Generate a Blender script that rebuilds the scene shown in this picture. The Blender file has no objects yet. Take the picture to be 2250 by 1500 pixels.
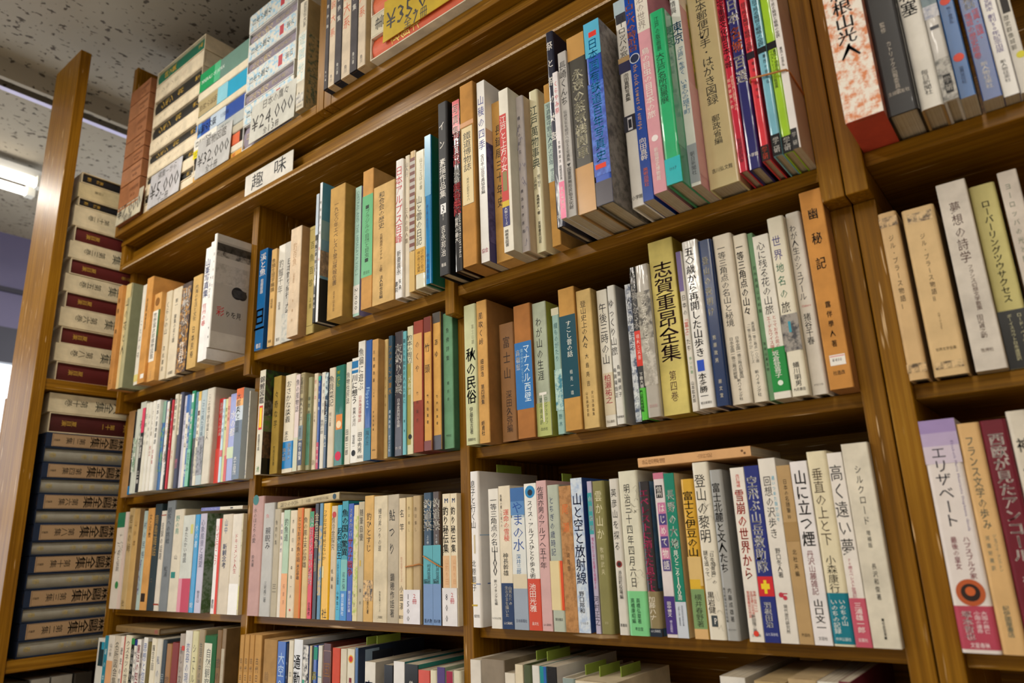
import bpy, math, random
from mathutils import Matrix, Vector
R = math.radians
random.seed(7)
C = bpy.context.scene.collection
SC = bpy.context.scene
CZ = 1.25                                   # the eye height; every z below is written relative to it

# ------------------------------------------------------------------ camera
cam = bpy.data.cameras.new('camera')
cam.sensor_width = 36.0
cam.sensor_fit = 'HORIZONTAL'
cam.lens = 25.16
cam.clip_start = .05
cam.dof.use_dof = True
cam.dof.focus_distance = 1.12
cam.dof.aperture_fstop = 4.5
cam_o = bpy.data.objects.new('camera', cam); C.objects.link(cam_o)
r_ = Vector((.783836, .619793, -.038171)); d_ = Vector((-.196377, .189098, -.962122)); f_ = Vector((-.589098, .761642, .269935))
m = Matrix.Identity(4)
for i in range(3):
    m[i][0] = r_[i]; m[i][1] = -d_[i]; m[i][2] = -f_[i]
m.translation = (0, 0, CZ)
cam_o.matrix_world = m
SC.camera = cam_o

# ------------------------------------------------------------------ world, lights, exposure
w = bpy.data.worlds.new('world'); SC.world = w; w.use_nodes = True
w.node_tree.nodes['Background'].inputs[0].default_value = (.86, .92, 1, 1)
w.node_tree.nodes['Background'].inputs[1].default_value = 3.5
SC.view_settings.view_transform = 'Standard'
SC.view_settings.look = 'None'
SC.view_settings.gamma = 1.0
SC.view_settings.use_curve_mapping = False
SC.view_settings.exposure = -0.15
LAMP_W = 10.5
LAMP_COL = (1.0, .93, .83)

# ------------------------------------------------------------------ materials
def lin(h):
    h = {'k': '1a1a1c', 'w': 'f0ece4', 'g': '77756f', 'r': 'c42a2c', 'b': '24469a'}.get(h, h)
    v = [int(h[i:i+2], 16) / 255 for i in (0, 2, 4)]
    return tuple((c / 12.92 if c <= .04045 else ((c + .055) / 1.055) ** 2.4) for c in v)
MC = {}
def nodes(name):
    mt = bpy.data.materials.new(name); mt.use_nodes = True
    nt = mt.node_tree; return mt, nt, nt.nodes['Principled BSDF'], nt.nodes, nt.links
def noise(nt, scale, detail=3, vec=None, rough=.55):
    n = nt.nodes.new('ShaderNodeTexNoise'); n.inputs['Scale'].default_value = scale; n.inputs['Detail'].default_value = detail
    n.inputs['Roughness'].default_value = rough
    if vec is not None: nt.links.new(vec, n.inputs['Vector'])
    return n
def ramp(nt, fac, stops):
    r = nt.nodes.new('ShaderNodeValToRGB'); nt.links.new(fac, r.inputs[0])
    e = r.color_ramp.elements
    while len(e) < len(stops): e.new(.5)
    for q, (p, c) in zip(e, stops): q.position = p; q.color = (*c, 1)
    return r
def coords(nt, scale=(1, 1, 1)):
    t = nt.nodes.new('ShaderNodeTexCoord'); mp = nt.nodes.new('ShaderNodeMapping'); mp.inputs['Scale'].default_value = scale
    nt.links.new(t.outputs['Object'], mp.inputs[0]); return mp.outputs[0]
def paper(h, style=''):
    """printed or bare paper; style g = gloss laminate, x = carton board, f = film wrapped, i = ink"""
    k = ('p', h, style)
    if k in MC: return MC[k]
    mt, nt, bs, N, L = nodes('paper_' + h + style)
    c = lin(h)
    am = {'x': .26, 'i': .05, 'g': .07}.get(style, .13)
    lo = tuple(v * (1 - am) for v in c); hi = tuple(min(1, v * (1 + am * .6)) for v in c)
    n = noise(nt, 22 if style == 'x' else 30, 4, coords(nt))
    r = ramp(nt, n.outputs[0], [(.3, lo), (.7, hi)])
    L.new(r.outputs[0], bs.inputs['Base Color'])
    bs.inputs['Specular IOR Level'].default_value = .32
    bs.inputs['Roughness'].default_value = {'g': .27, 'x': .82, 'f': .3, 'i': .5}.get(style, .55)
    if style in ('g', 'f'):
        bs.inputs['Coat Weight'].default_value = .12 if style == 'g' else .6
        bs.inputs['Coat Roughness'].default_value = .12 if style == 'g' else .05
        if style == 'f':
            b = N.new('ShaderNodeBump'); b.inputs['Strength'].default_value = .35; b.inputs['Distance'].default_value = .002
            n2 = noise(nt, 1, 3, coords(nt, (90, 90, 12))); L.new(n2.outputs[0], b.inputs['Height']); L.new(b.outputs[0], bs.inputs['Coat Normal'])
    if style == 'x':
        b = N.new('ShaderNodeBump'); b.inputs['Strength'].default_value = .25; b.inputs['Distance'].default_value = .0008
        n2 = noise(nt, 160, 2, coords(nt)); L.new(n2.outputs[0], b.inputs['Height']); L.new(b.outputs[0], bs.inputs['Normal'])
    MC[k] = mt; return mt
def picture(h1, h2):
    """a printed photograph or drawing: mottled in two inks"""
    k = ('i', h1, h2)
    if k in MC: return MC[k]
    mt, nt, bs, N, L = nodes('picture_' + h1)
    a, b = lin(h1), lin(h2); mid = tuple((x + y) / 2 for x, y in zip(a, b))
    n = noise(nt, 95, 5, coords(nt), .65)
    r = ramp(nt, n.outputs[0], [(.40, a), (.47, mid), (.55, b)])
    L.new(r.outputs[0], bs.inputs['Base Color']); bs.inputs['Roughness'].default_value = .4
    MC[k] = mt; return mt
def pages():
    if 'pages' in MC: return MC['pages']
    mt, nt, bs, N, L = nodes('page_edges')
    n = noise(nt, 1, 2, coords(nt, (1500, 3, 3)))
    n2 = noise(nt, 14, 3, coords(nt))
    r = ramp(nt, n.outputs[0], [(.3, lin('a09684')), (.7, lin('d6cfc0'))])
    r2 = ramp(nt, n2.outputs[0], [(.3, lin('dccdb0')), (.7, lin('ffffff'))])
    mx = N.new('ShaderNodeMix'); mx.data_type = 'RGBA'; mx.blend_type = 'MULTIPLY'; mx.inputs[0].default_value = 1
    L.new(r.outputs[0], mx.inputs[6]); L.new(r2.outputs[0], mx.inputs[7]); L.new(mx.outputs[2], bs.inputs['Base Color'])
    bs.inputs['Roughness'].default_value = .85
    MC['pages'] = mt; return mt
def wood(axis):
    """honey coloured lacquered oak veneer, grain along the given axis, small scratches"""
    k = 'wood' + axis
    if k in MC: return MC[k]
    mt, nt, bs, N, L = nodes('oak_veneer_' + axis)
    s = {'x': (2.2, 120, 120), 'y': (120, 2.2, 120), 'z': (120, 120, 2.2)}[axis]
    n = noise(nt, 1.6, 6, coords(nt, s), .62)
    big = noise(nt, 3.5, 3, coords(nt))
    r = ramp(nt, n.outputs[0], [(.25, lin('644406')), (.5, lin('8c600c')), (.75, lin('a87c22'))])
    r2 = ramp(nt, big.outputs[0], [(.3, lin('d2c8be')), (.7, lin('ffffff'))])
    mx = N.new('ShaderNodeMix'); mx.data_type = 'RGBA'; mx.blend_type = 'MULTIPLY'; mx.inputs[0].default_value = .8
    L.new(r.outputs[0], mx.inputs[6]); L.new(r2.outputs[0], mx.inputs[7])
    sc = noise(nt, 1, 2, coords(nt, {'x': (9, 260, 160), 'y': (260, 9, 160), 'z': (260, 160, 14)}[axis]), .4)
    rs = ramp(nt, sc.outputs[0], [(.70, (0, 0, 0)), (.76, (1, 1, 1))])
    mx2 = N.new('ShaderNodeMix'); mx2.data_type = 'RGBA'; L.new(rs.outputs[0], mx2.inputs[0])
    L.new(mx.outputs[2], mx2.inputs[6]); mx2.inputs[7].default_value = (*lin('d8b88a'), 1)
    L.new(mx2.outputs[2], bs.inputs['Base Color'])
    bs.inputs['Roughness'].default_value = .46; bs.inputs['Specular IOR Level'].default_value = .15
    bs.inputs['Coat Weight'].default_value = .07; bs.inputs['Coat Roughness'].default_value = .22
    b = N.new('ShaderNodeBump'); b.inputs['Strength'].default_value = .12; b.inputs['Distance'].default_value = .001
    L.new(n.outputs[0], b.inputs['Height']); L.new(b.outputs[0], bs.inputs['Normal'])
    MC[k] = mt; return mt
def chipped():
    """raw chipped veneer edge along the lower lip of the rail"""
    if 'chip' in MC: return MC['chip']
    mt, nt, bs, N, L = nodes('chipped_veneer')
    n = noise(nt, 1, 5, coords(nt, (220, 200, 500)), .7)
    r = ramp(nt, n.outputs[0], [(.35, lin('8a6a48')), (.6, lin('cdb494'))])
    L.new(r.outputs[0], bs.inputs['Base Color']); bs.inputs['Roughness'].default_value = .8
    MC['chip'] = mt; return mt
def plain(name, h, rough=.6, metal=0, emit=0, ecol=None):
    k = ('plain', name)
    if k in MC: return MC[k]
    mt, nt, bs, N, L = nodes(name)
    c = lin(h); n = noise(nt, 9, 3, coords(nt))
    r = ramp(nt, n.outputs[0], [(.3, tuple(v * .93 for v in c)), (.7, c)])
    L.new(r.outputs[0], bs.inputs['Base Color']); bs.inputs['Roughness'].default_value = rough; bs.inputs['Metallic'].default_value = metal
    if emit:
        bs.inputs['Emission Color'].default_value = (*(ecol or c), 1); bs.inputs['Emission Strength'].default_value = emit
    MC[k] = mt; return mt
def laminate(h):
    k = ('lam', h)
    if k in MC: return MC[k]
    mt = paper(h, '').copy(); mt.name = 'laminated_card_' + h
    bs = mt.node_tree.nodes['Principled BSDF']
    bs.inputs['Roughness'].default_value = .2; bs.inputs['Coat Weight'].default_value = 1; bs.inputs['Coat Roughness'].default_value = .03
    MC[k] = mt; return mt
def ceiling_mat():
    mt, nt, bs, N, L = nodes('rockwool_ceiling_board')
    big = noise(nt, 2, 3, coords(nt))
    base = ramp(nt, big.outputs[0], [(.3, lin('8c8474')), (.7, lin('9c9486'))])
    v = noise(nt, 1, 3, coords(nt, (75, 48, 60)), .5)
    warp = noise(nt, 6, 2, coords(nt))
    r = ramp(nt, v.outputs[0], [(.615, (0, 0, 0)), (.65, (1, 1, 1))])
    mx = N.new('ShaderNodeMix'); mx.data_type = 'RGBA'; L.new(r.outputs[0], mx.inputs[0])
    L.new(base.outputs[0], mx.inputs[6]); mx.inputs[7].default_value = (*lin('4a4238'), 1)
    L.new(mx.outputs[2], bs.inputs['Base Color']); bs.inputs['Roughness'].default_value = .95
    b = N.new('ShaderNodeBump'); b.inputs['Strength'].default_value = .5; b.inputs['Distance'].default_value = .003; b.invert = True
    L.new(r.outputs[0], b.inputs['Height']); L.new(b.outputs[0], bs.inputs['Normal'])
    return mt

# ------------------------------------------------------------------ mesh builder
class MB:
    def __init__(s): s.v = []; s.f = []; s.mi = []; s.ms = []
    def m(s, mat):
        if mat not in s.ms: s.ms.append(mat)
        return s.ms.index(mat)
    def face(s, pts, mat):
        b = len(s.v); s.v += [tuple(p) for p in pts]; s.f.append(tuple(range(b, b + len(pts)))); s.mi.append(s.m(mat))
    def box(s, x0, x1, y0, y1, z0, z1, mat):
        b = len(s.v); k = s.m(mat)
        s.v += [(x, y, z) for z in (z0, z1) for y in (y0, y1) for x in (x0, x1)]
        for q in ((0, 2, 3, 1), (4, 5, 7, 6), (0, 1, 5, 4), (2, 6, 7, 3), (0, 4, 6, 2), (1, 3, 7, 5)):
            s.f.append(tuple(b + i for i in q)); s.mi.append(k)
    def grid(s, rings, mat, closed=False):
        """rings of equal length joined by quads"""
        b = len(s.v); n = len(rings[0]); k = s.m(mat)
        for r in rings: s.v += [tuple(p) for p in r]
        for i in range(len(rings) - 1):
            for j in range(n if closed else n - 1):
                a = b + i * n + j; a2 = b + i * n + (j + 1) % n
                s.f.append((a, a2, a2 + n, a + n)); s.mi.append(k)
    def build(s, name, parent=None, bevel=0, smooth=False):
        me = bpy.data.meshes.new(name); me.from_pydata(s.v, [], s.f)
        for mt in s.ms: me.materials.append(mt)
        me.polygons.foreach_set('material_index', s.mi)
        if smooth: me.polygons.foreach_set('use_smooth', [True] * len(s.f))
        me.update()
        o = bpy.data.objects.new(name, me); C.objects.link(o)
        if parent is not None: o.parent = parent
        if bevel:
            bv = o.modifiers.new('bevel', 'BEVEL'); bv.width = bevel; bv.segments = 2; bv.limit_method = 'ANGLE'
        return o
def empty(name, loc=(0, 0, 0)):
    o = bpy.data.objects.new(name, None); C.objects.link(o); o.location = loc; o.empty_display_size = .02; return o
def tag(o, label, cat, group=None):
    o['label'] = label; o['category'] = cat
    if group: o['group'] = group
    return o
def struct(o): o['kind'] = 'structure'; return o

# ------------------------------------------------------------------ lettering: glyph outlines become flat ink on the part they are printed on
GC = {}
def glyph(ch, bold):
    k = (ch, bold)
    if k in GC: return GC[k]
    cu = bpy.data.curves.new('glyph', 'FONT'); cu.body = ch; cu.size = 1; cu.resolution_u = 1
    o = bpy.data.objects.new('glyph', cu); C.objects.link(o)
    ev = o.evaluated_get(bpy.context.evaluated_depsgraph_get()); me = ev.to_mesh()
    v = [(p.co.x, p.co.y) for p in me.vertices]; f = [tuple(p.vertices) for p in me.polygons]
    ev.to_mesh_clear(); bpy.data.objects.remove(o); bpy.data.curves.remove(cu)
    if bold and v:                                          # heavier weight: two more strikes a hair apart
        n = len(v); b = .016
        v = [(x - b, y - b * .4) for x, y in v] + [(x + b, y + b * .4) for x, y in v]
        f = f + [tuple(i + n for i in q) for q in f]
    if v:
        xs = [p[0] for p in v]; ys = [p[1] for p in v]
        bb = (min(xs), max(xs), min(ys), max(ys))
    else: bb = (0, .3, 0, .7)
    GC[k] = (v, f, bb); return GC[k]
ROT = set('ー～（）「」『』()―-〈〉')
class Face:
    """a flat printable face: u 0..1 left to right, v 0..1 top to bottom, mapped by pos(x, z, lift)"""
    def __init__(s, mb, w, h, pos): s.mb = mb; s.w = w; s.h = h; s.pos = pos; s.k = 0
    def lift(s): s.k += 1; return .00012 + .00004 * s.k
    def put(s, ch, cx, cz, sx, sy, mat, bold, lift, rot=False, em=True):
        v, f, bb = glyph(ch, bold)
        if not v: return
        if em: gx, gz = .5, .38
        else: gx, gz = (bb[0] + bb[1]) / 2, (bb[2] + bb[3]) / 2
        b = len(s.mb.v); k = s.mb.m(mat)
        for x, z in v:
            x -= gx; z -= gz
            if rot: x, z = z, -x
            s.mb.v.append(s.pos(cx + x * sx, cz + z * sy, lift))
        for q in f: s.mb.f.append(tuple(b + i for i in q)); s.mb.mi.append(k)
    def column(s, t, col, v0, v1, u=.5, wf=.7, bold=False):
        n = len(t); pitch = (v1 - v0) * s.h / n; sx = min(wf * 1.1 * s.w, pitch * 1.3); sy = min(pitch * 1.04, sx * 1.35)
        mt = paper(col, 'i'); l = s.lift()
        for i, ch in enumerate(t):
            if ch in '_ ': continue
            cz = s.h * (1 - v0) - (i + .5) * pitch
            a = ord(ch) < 0x2000
            s.put(ch, (u - .5) * s.w, cz, sx, sy, mt, bold, l, ch in ROT, not a)
    def row(s, t, col, v, wf=.7, u=.5, bold=False):
        n = len(t); cw = wf * s.w / n; mt = paper(col, 'i'); l = s.lift()
        if all(ord(c) < 0x100 for c in t):
            adv = [(.32 if c in '_ ' else glyph(c, bold)[2][1] - glyph(c, bold)[2][0] + .1) for c in t]
            sc = wf * s.w / sum(adv); x = (u - .5) * s.w - wf * s.w / 2
            for c, a in zip(t, adv):
                if c not in '_ ':
                    bb = glyph(c, bold)[2]; z_ = -.06 if c in '.,' else .34
                    v_, f_, _ = glyph(c, bold); b = len(s.mb.v); k = s.mb.m(mt)
                    for px_, py_ in v_: s.mb.v.append(s.pos(x + (px_ - bb[0] + .05) * sc, s.h * (1 - v) + (py_ - .34) * sc * 1.2, l))
                    for q in f_: s.mb.f.append(tuple(b + i for i in q)); s.mb.mi.append(k)
                x += a * sc
            return
        for i, ch in enumerate(t):
            if ch in '_ ': continue
            s.put(ch, (u - .5) * s.w + (i - (n - 1) / 2) * cw, s.h * (1 - v), cw * (1 if ord(ch) > 0x2000 else 1.5), cw * 1.25 if ord(ch) > 0x2000 else cw * 1.7, mt, bold, l, False, ord(ch) > 0x2000)
    def latin(s, t, col, v0, v1, u=.5, wf=.6, bold=False):
        """latin text running down the spine, turned a quarter clockwise"""
        t = t.replace('_', ' '); mt = paper(col, 'i'); l = s.lift()
        adv = [(.32 if c == ' ' else glyph(c, bold)[2][1] - min(0, glyph(c, bold)[2][0]) + .09) for c in t]
        sc = (v1 - v0) * s.h / sum(adv); sy = min(wf * s.w * 1.1, sc * 1.5); z = s.h * (1 - v0)
        for c, a in zip(t, adv):
            if c != ' ':
                v, f, bb = glyph(c, bold); b = len(s.mb.v); k = s.mb.m(mt)
                for x, y in v: s.mb.v.append(s.pos((u - .5) * s.w + (y - .34) * sy, z - x * sc, l))
                for q in f: s.mb.f.append(tuple(b + i for i in q)); s.mb.mi.append(k)
            z -= a * sc
    def rect(s, mat, v0, v1, u0=0, u1=1):
        l = s.lift(); xa, xb = (u0 - .5) * s.w, (u1 - .5) * s.w
        s.mb.face([s.pos(xa, s.h * (1 - v1), l), s.pos(xb, s.h * (1 - v1), l), s.pos(xb, s.h * (1 - v0), l), s.pos(xa, s.h * (1 - v0), l)], mat)
    def disc(s, mat, v, r, u=.5):
        l = s.lift(); cx, cz = (u - .5) * s.w, s.h * (1 - v)
        s.mb.face([s.pos(cx + r * s.w * math.cos(a * math.pi / 12), cz + r * s.w * math.sin(a * math.pi / 12), l) for a in range(24)], mat)
    def frame(s, mat, v0, v1, t=.0006, u0=.08, u1=.92):
        xa, xb, za, zb = (u0 - .5) * s.w, (u1 - .5) * s.w, s.h * (1 - v1), s.h * (1 - v0); l = s.lift()
        for x0, x1, z0, z1 in ((xa, xb, za, za + t), (xa, xb, zb - t, zb), (xa, xa + t, za, zb), (xb - t, xb, za, zb)):
            s.mb.face([s.pos(x0, z0, l), s.pos(x1, z0, l), s.pos(x1, z1, l), s.pos(x0, z1, l)], mat)
    def draw(s, deco, band=None):
        for d in deco:
            a = d.split()
            if not a: continue
            c = a[0]; t = s
            n = [float(x) for x in a[3:] if x != 'b']; bo = a[-1] == 'b' and len(a) > 3
            if c == 'T': t.column(a[1], a[2], *n[:4], bold=bo)
            elif c == '=': t.row(a[1], a[2], *n[:3], bold=bo)
            elif c == 'R': t.latin(a[1], a[2], *n[:4], bold=bo)
            elif c == 'N': t.column(a[1], a[2], *n[:4], bold=True)
            elif c == 'P': t.rect(paper(a[1], 'i' if len(a) > 4 else 'g'), *[float(x) for x in a[2:]])
            elif c == 'I': t.rect(picture(a[1], a[2]), *[float(x) for x in a[3:]])
            elif c == 'O': t.disc(paper(a[1], 'i'), *[float(x) for x in a[2:]])
            elif c == 'L': t.frame(paper(a[1], 'i'), *[float(x) for x in a[2:]])
            elif c == 'Z':
                v0, v1 = float(a[3]), float(a[4])
                for i in range(26):
                    q = v0 + (v1 - v0) * i / 26
                    t.rect(paper(a[1 + i % 2], 'i'), q, q + (v1 - v0) / 26)
            elif c == 'G':                                       # thin drawn lines
                v0, v1 = float(a[2]), float(a[3]); rg = random.Random(hash(a[1]) & 255); mt = paper(a[1], 'i'); l = t.lift()
                for i in range(9):
                    x = rg.uniform(-.45, .3) * t.w; z = t.h * (1 - rg.uniform(v0, v1)); pts = [(x, z)]
                    for q in range(5):
                        x += rg.uniform(-.1, .22) * t.w; z += rg.uniform(-.03, .025) * t.h
                        x = max(-.47 * t.w, min(.47 * t.w, x)); z = max(t.h * (1 - v1), min(t.h * (1 - v0), z)); pts.append((x, z))
                    e = .00035
                    for (xa, za), (xb, zb) in zip(pts, pts[1:]):
                        ln = math.hypot(xb - xa, zb - za) or 1; nx, nz = -(zb - za) / ln * e, (xb - xa) / ln * e
                        t.mb.face([t.pos(xa - nx, za - nz, l), t.pos(xb - nx, zb - nz, l), t.pos(xb + nx, zb + nz, l), t.pos(xa + nx, za + nz, l)], mt)

# ------------------------------------------------------------------ one book (local frame: spine at y = 0 facing -y, width along x, height along z)
def u_path(t, D, r, off, seg=3):
    """outline of a wrap-around cover seen from above, inset by off"""
    x0, x1, y0, rr = -t / 2 + off, t / 2 - off, off, max(r - off, .0004)
    p = [(x0, D)]
    p += [(x0 + rr - rr * math.cos(a), y0 + rr - rr * math.sin(a)) for a in [i * math.pi / 2 / seg for i in range(seg + 1)]]
    p += [(x1 - rr + rr * math.sin(a), y0 + rr - rr * math.cos(a)) for a in [i * math.pi / 2 / seg for i in range(seg + 1)]]
    p += [(x1, D)]
    return p
def wrap(mb, t, D, r, th, z0, z1, mats, grow=0):
    """thin U shaped shell: mats = (spine, side)"""
    o = u_path(t + 2 * grow, D, r + grow, 0); o = [(x, y - grow if y < D else y) for x, y in o]; i = u_path(t, D, r, th)
    n = len(o)
    for j in range(n - 1):
        side = j in (0, n - 2)
        mt = mats[1] if side else mats[0]
        a, b = o[j], o[j + 1]; c, d = i[j], i[j + 1]
        mb.face([(*a, z0), (*b, z0), (*b, z1), (*a, z1)], mt)
        mb.face([(*d, z0), (*c, z0), (*c, z1), (*d, z1)], mats[1])
        mb.face([(*a, z1), (*b, z1), (*d, z1), (*c, z1)], mats[1])
        mb.face([(*b, z0), (*a, z0), (*c, z0), (*d, z0)], mats[1])
    for j, s in ((0, 1), (n - 1, -1)):
        a, c = o[j], i[j]
        q = [(*a, z0), (*a, z1), (*c, z1), (*c, z0)]
        mb.face(q if s > 0 else q[::-1], mats[1])
KN = {'H': 'hardcover_book', 'P': 'paperback_book', 'X': 'boxed_book', 'W': 'hardcover_book', 'O': 'boxed_book'}
def make_book(kind, col, t, h, D, deco, mat_world, look_name=None):
    k = kind[0]; gl = 'g' in kind[1:]
    st = 'x' if k == 'X' else 'f' if k == 'W' else 'g' if gl else ''
    root = empty(look_name or KN[k]); root.matrix_world = mat_world
    deco = [d.strip() for d in deco.split(';') if d.strip()]
    side = col
    for d in deco:
        if d[:2] == 'S ': side = d.split()[1]
    deco = [d for d in deco if d[:2] != 'S ']
    cov = [d[2:] for d in deco if d[:2] == 'C ']; deco = [d for d in deco if d[:2] != 'C ']
    bi = next((i for i, d in enumerate(deco) if d[:2] == 'B '), None)
    spine_m, side_m = paper(col, st), paper(side, st)
    mb = MB()
    if k == 'X':                                                # closed back of a carton slipcase
        r = min(.0016, t * .12)
        p = u_path(t, D, r, 0); n = len(p)
        for j in range(n - 1):
            mb.face([(*p[j], 0), (*p[j + 1], 0), (*p[j + 1], h), (*p[j], h)], side_m if j in (0, n - 2) else spine_m)
        mb.face([(*q, h) for q in p], side_m); mb.face([(*q, 0) for q in p[::-1]], side_m)
        mb.face([(t / 2, D, 0), (-t / 2, D, 0), (-t / 2, D, h), (t / 2, D, h)], side_m)
        # lid seams pressed into the ends
        for z in (-.00012, h + .00012):
            mb.box(-t * .3, t * .3, .004, .0046, z - .0001, z + .0001, paper('6a4a22', 'i'))
        F = Face(mb, t, h, lambda x, z, l: (x, -l, z)); F.draw(deco)
        if cov: Face(mb, D, h, lambda x, z, l: (t / 2 + l, D / 2 + x, z)).draw(cov)
        mb.build('slipcase', root)
    elif k == 'O':                                              # slipcase with its mouth outwards and the spine inside
        th = .0022; fm = paper(side, 'x')
        mb.box(-t / 2, -t / 2 + th, 0, D, 0, h, fm); mb.box(t / 2 - th, t / 2, 0, D, 0, h, fm)
        mb.box(-t / 2 + th, t / 2 - th, 0, D, 0, th, fm); mb.box(-t / 2 + th, t / 2 - th, 0, D, h - th, h, fm)
        mb.build('slipcase', root)
        m2 = MB(); w2 = t - 2 * th - .0008; h2 = h - 2 * th - .001
        path = [(-w2 / 2 + w2 * i / 8, .0065 - .0045 * math.cos((i / 8 - .5) * math.pi)) for i in range(9)]
        m2.grid([[(x, y, th + .0005) for x, y in path], [(x, y, th + .0005 + h2) for x, y in path]], spine_m)
        m2.box(-w2 / 2, w2 / 2, .0066, D - .002, th + .0005, th + .0005 + h2, spine_m)
        def pos(x, z, l):
            return (x, .0065 - .0045 * math.cos(max(-.5, min(.5, x / w2)) * math.pi) - l - .0004, z + th + .0005)
        Face(m2, w2, h2, pos).draw(deco)
        m2.build('spine', root)
    else:
        hard = k in 'HW'
        th = .0024 if hard and t > .012 else .0014 if hard else .0005
        th = min(th, t * .2)
        r = min(.0034 if hard else .0009, t * .22)
        wrap(mb, t, D, r, th, 0, h, (spine_m, side_m))
        F = Face(mb, t, h, lambda x, z, l: (x, -l, z))
        F.draw(deco if bi is None else deco[:bi])
        if cov: Face(mb, D, h, lambda x, z, l: (t / 2 + l, D / 2 + x, z)).draw(cov)
        mb.build('cover', root)
        pg = MB(); e = .003 if hard else .0003
        pg.box(-t / 2 + th, t / 2 - th, th + .0002, D - (.004 if hard else .0006), e, h - e, pages())
        pg.build('page_block', root)
        if bi is not None:                                      # paper belly band around the jacket
            a = deco[bi].split(); v0, v1 = float(a[2]), float(a[3]); bm = MB(); g = .00022
            mt = paper(a[1], 'g')
            wrap(bm, t, D * .9, r, 0, h * (1 - v1), h * (1 - v0), (mt, mt), grow=g)
            F2 = Face(bm, t, h, lambda x, z, l: (x, -l - g, z)); F2.k = 3; F2.draw(deco[bi + 1:])
            bm.build('paper_band', root)
    return root
def upright(x, y, z): return Matrix.Translation((x, y, z))
def basis(ex, ey, ez, loc):
    mm = Matrix.Identity(4)
    for i in range(3): mm[i][0] = ex[i]; mm[i][1] = ey[i]; mm[i][2] = ez[i]
    mm.translation = loc; return mm
def lying(xr, y, zc): return basis((0, 0, 1), (0, 1, 0), (-1, 0, 0), (xr, y, zc + CZ))         # spine to the front, head to the left
def side_lying(x, y, zc): return basis((0, 0, -1), (-1, 0, 0), (0, 1, 0), (x, y, zc + CZ))     # spine to the right, head to the back wall
def side_upright(x, y, z): return basis((0, 1, 0), (-1, 0, 0), (0, 0, 1), (x, y, z + CZ))

# ------------------------------------------------------------------ room shell
FL = -CZ                                    # floor level relative to the eye
def zbox(name, x0, x1, y0, y1, z0, z1, mat, parent=None, bevel=0):
    b = MB(); b.box(x0, x1, y0, y1, z0 + CZ, z1 + CZ, mat); return b.build(name, parent, bevel)
M_ceil = ceiling_mat(); M_wall = plain('plaster_wall', 'bab2a4', .9); M_floor = plain('vinyl_floor', 'b8aa94', .5)
struct(zbox('floor', -3.5, 2.6, -2.6, 2.45, FL - .05, FL, M_floor))
struct(zbox('ceiling', -2.232, 2.6, -2.6, 1.2, 1.42, 1.47, M_ceil))
struct(zbox('ceiling_low', -3.42, -2.304, -2.6, 2.45, 1.359, 1.409, M_ceil))
struct(zbox('trim_1', -2.250, -2.232, -2.6, 1.2, 1.358, 1.42, plain('speckled_beam', 'd8d0b4', .9)))
bpy.data.objects['trim_1'].data.materials[0] = M_ceil
struct(zbox('trim_2', -2.304, -2.250, -2.6, 1.2, 1.39, 1.42, plain('dark_channel', '3a342c', .8)))
struct(zbox('trim_3', -2.304, -2.284, -2.6, 1.2, 1.357, 1.359, plain('lilac_strip', 'c4c0e4', .5)))
struct(zbox('wall_back', -2.13, 2.6, 1.1, 1.15, FL, 1.42, M_wall))
struct(zbox('wall_back_left', -3.5, -2.13, 2.4, 2.45, FL, 1.42, M_wall))
struct(zbox('wall_right', 2.6, 2.65, -2.6, 1.2, FL, 1.42, M_wall))
struct(zbox('wall_front', -3.5, 2.6, -2.65, -2.6, FL, 1.42, M_wall))
# far left: dark panelled upper wall over a shop window
M_purple = plain('dark_lilac_panel', '5a5470', .5)
b = MB()
b.box(-3.47, -3.42, -2.6, 2.4, CZ + .95, CZ + 1.42, M_purple)
for y in (-2.2, -1.6, -1.0, -.4, .2, .8): b.box(-3.42, -3.41, y, y + .02, CZ + .95, CZ + 1.36, plain('dark_joint', '25222e', .6))
b.box(-3.42, -3.41, -2.6, 2.4, CZ + 1.1, CZ + 1.12, plain('dark_joint', '25222e', .6))
b.box(-3.47, -3.42, -2.6, 2.4, FL + CZ, CZ - .75, M_purple)
struct(b.build('wall_left'))
b = MB(); fr = plain('dark_window_frame', '2a2630', .4)
for y in (-2.6, -1.35, -.1, 1.04, 2.3): b.box(-3.46, -3.42, y, y + .06, CZ - .75, CZ + .95, fr)
b.box(-3.46, -3.42, -2.6, 2.36, CZ + .80, CZ + .95, fr); b.box(-3.46, -3.42, -2.6, 2.36, CZ + .15, CZ + .2, fr); b.box(-3.46, -3.42, -2.6, 2.36, CZ - .75, CZ - .70, fr)
win = struct(b.build('window_1'))
g_m, nt, bs, N, L = nodes('window_glass'); bs.inputs['Transmission Weight'].default_value = 1; bs.inputs['Roughness'].default_value = .02; bs.inputs['IOR'].default_value = 1.45
tr = N.new('ShaderNodeBsdfTransparent'); L.new(tr.outputs[0], N['Material Output'].inputs[0])
gl = N.new('ShaderNodeBsdfGlossy'); gl.inputs['Roughness'].default_value = .03; ms_ = N.new('ShaderNodeMixShader'); ms_.inputs[0].default_value = .06
L.new(tr.outputs[0], ms_.inputs[1]); L.new(gl.outputs[0], ms_.inputs[2]); L.new(ms_.outputs[0], N['Material Output'].inputs[0])
b = MB(); b.box(-3.445, -3.439, -2.6, 2.36, CZ - .75, CZ + .95, g_m); b.build('pane', win)

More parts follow.
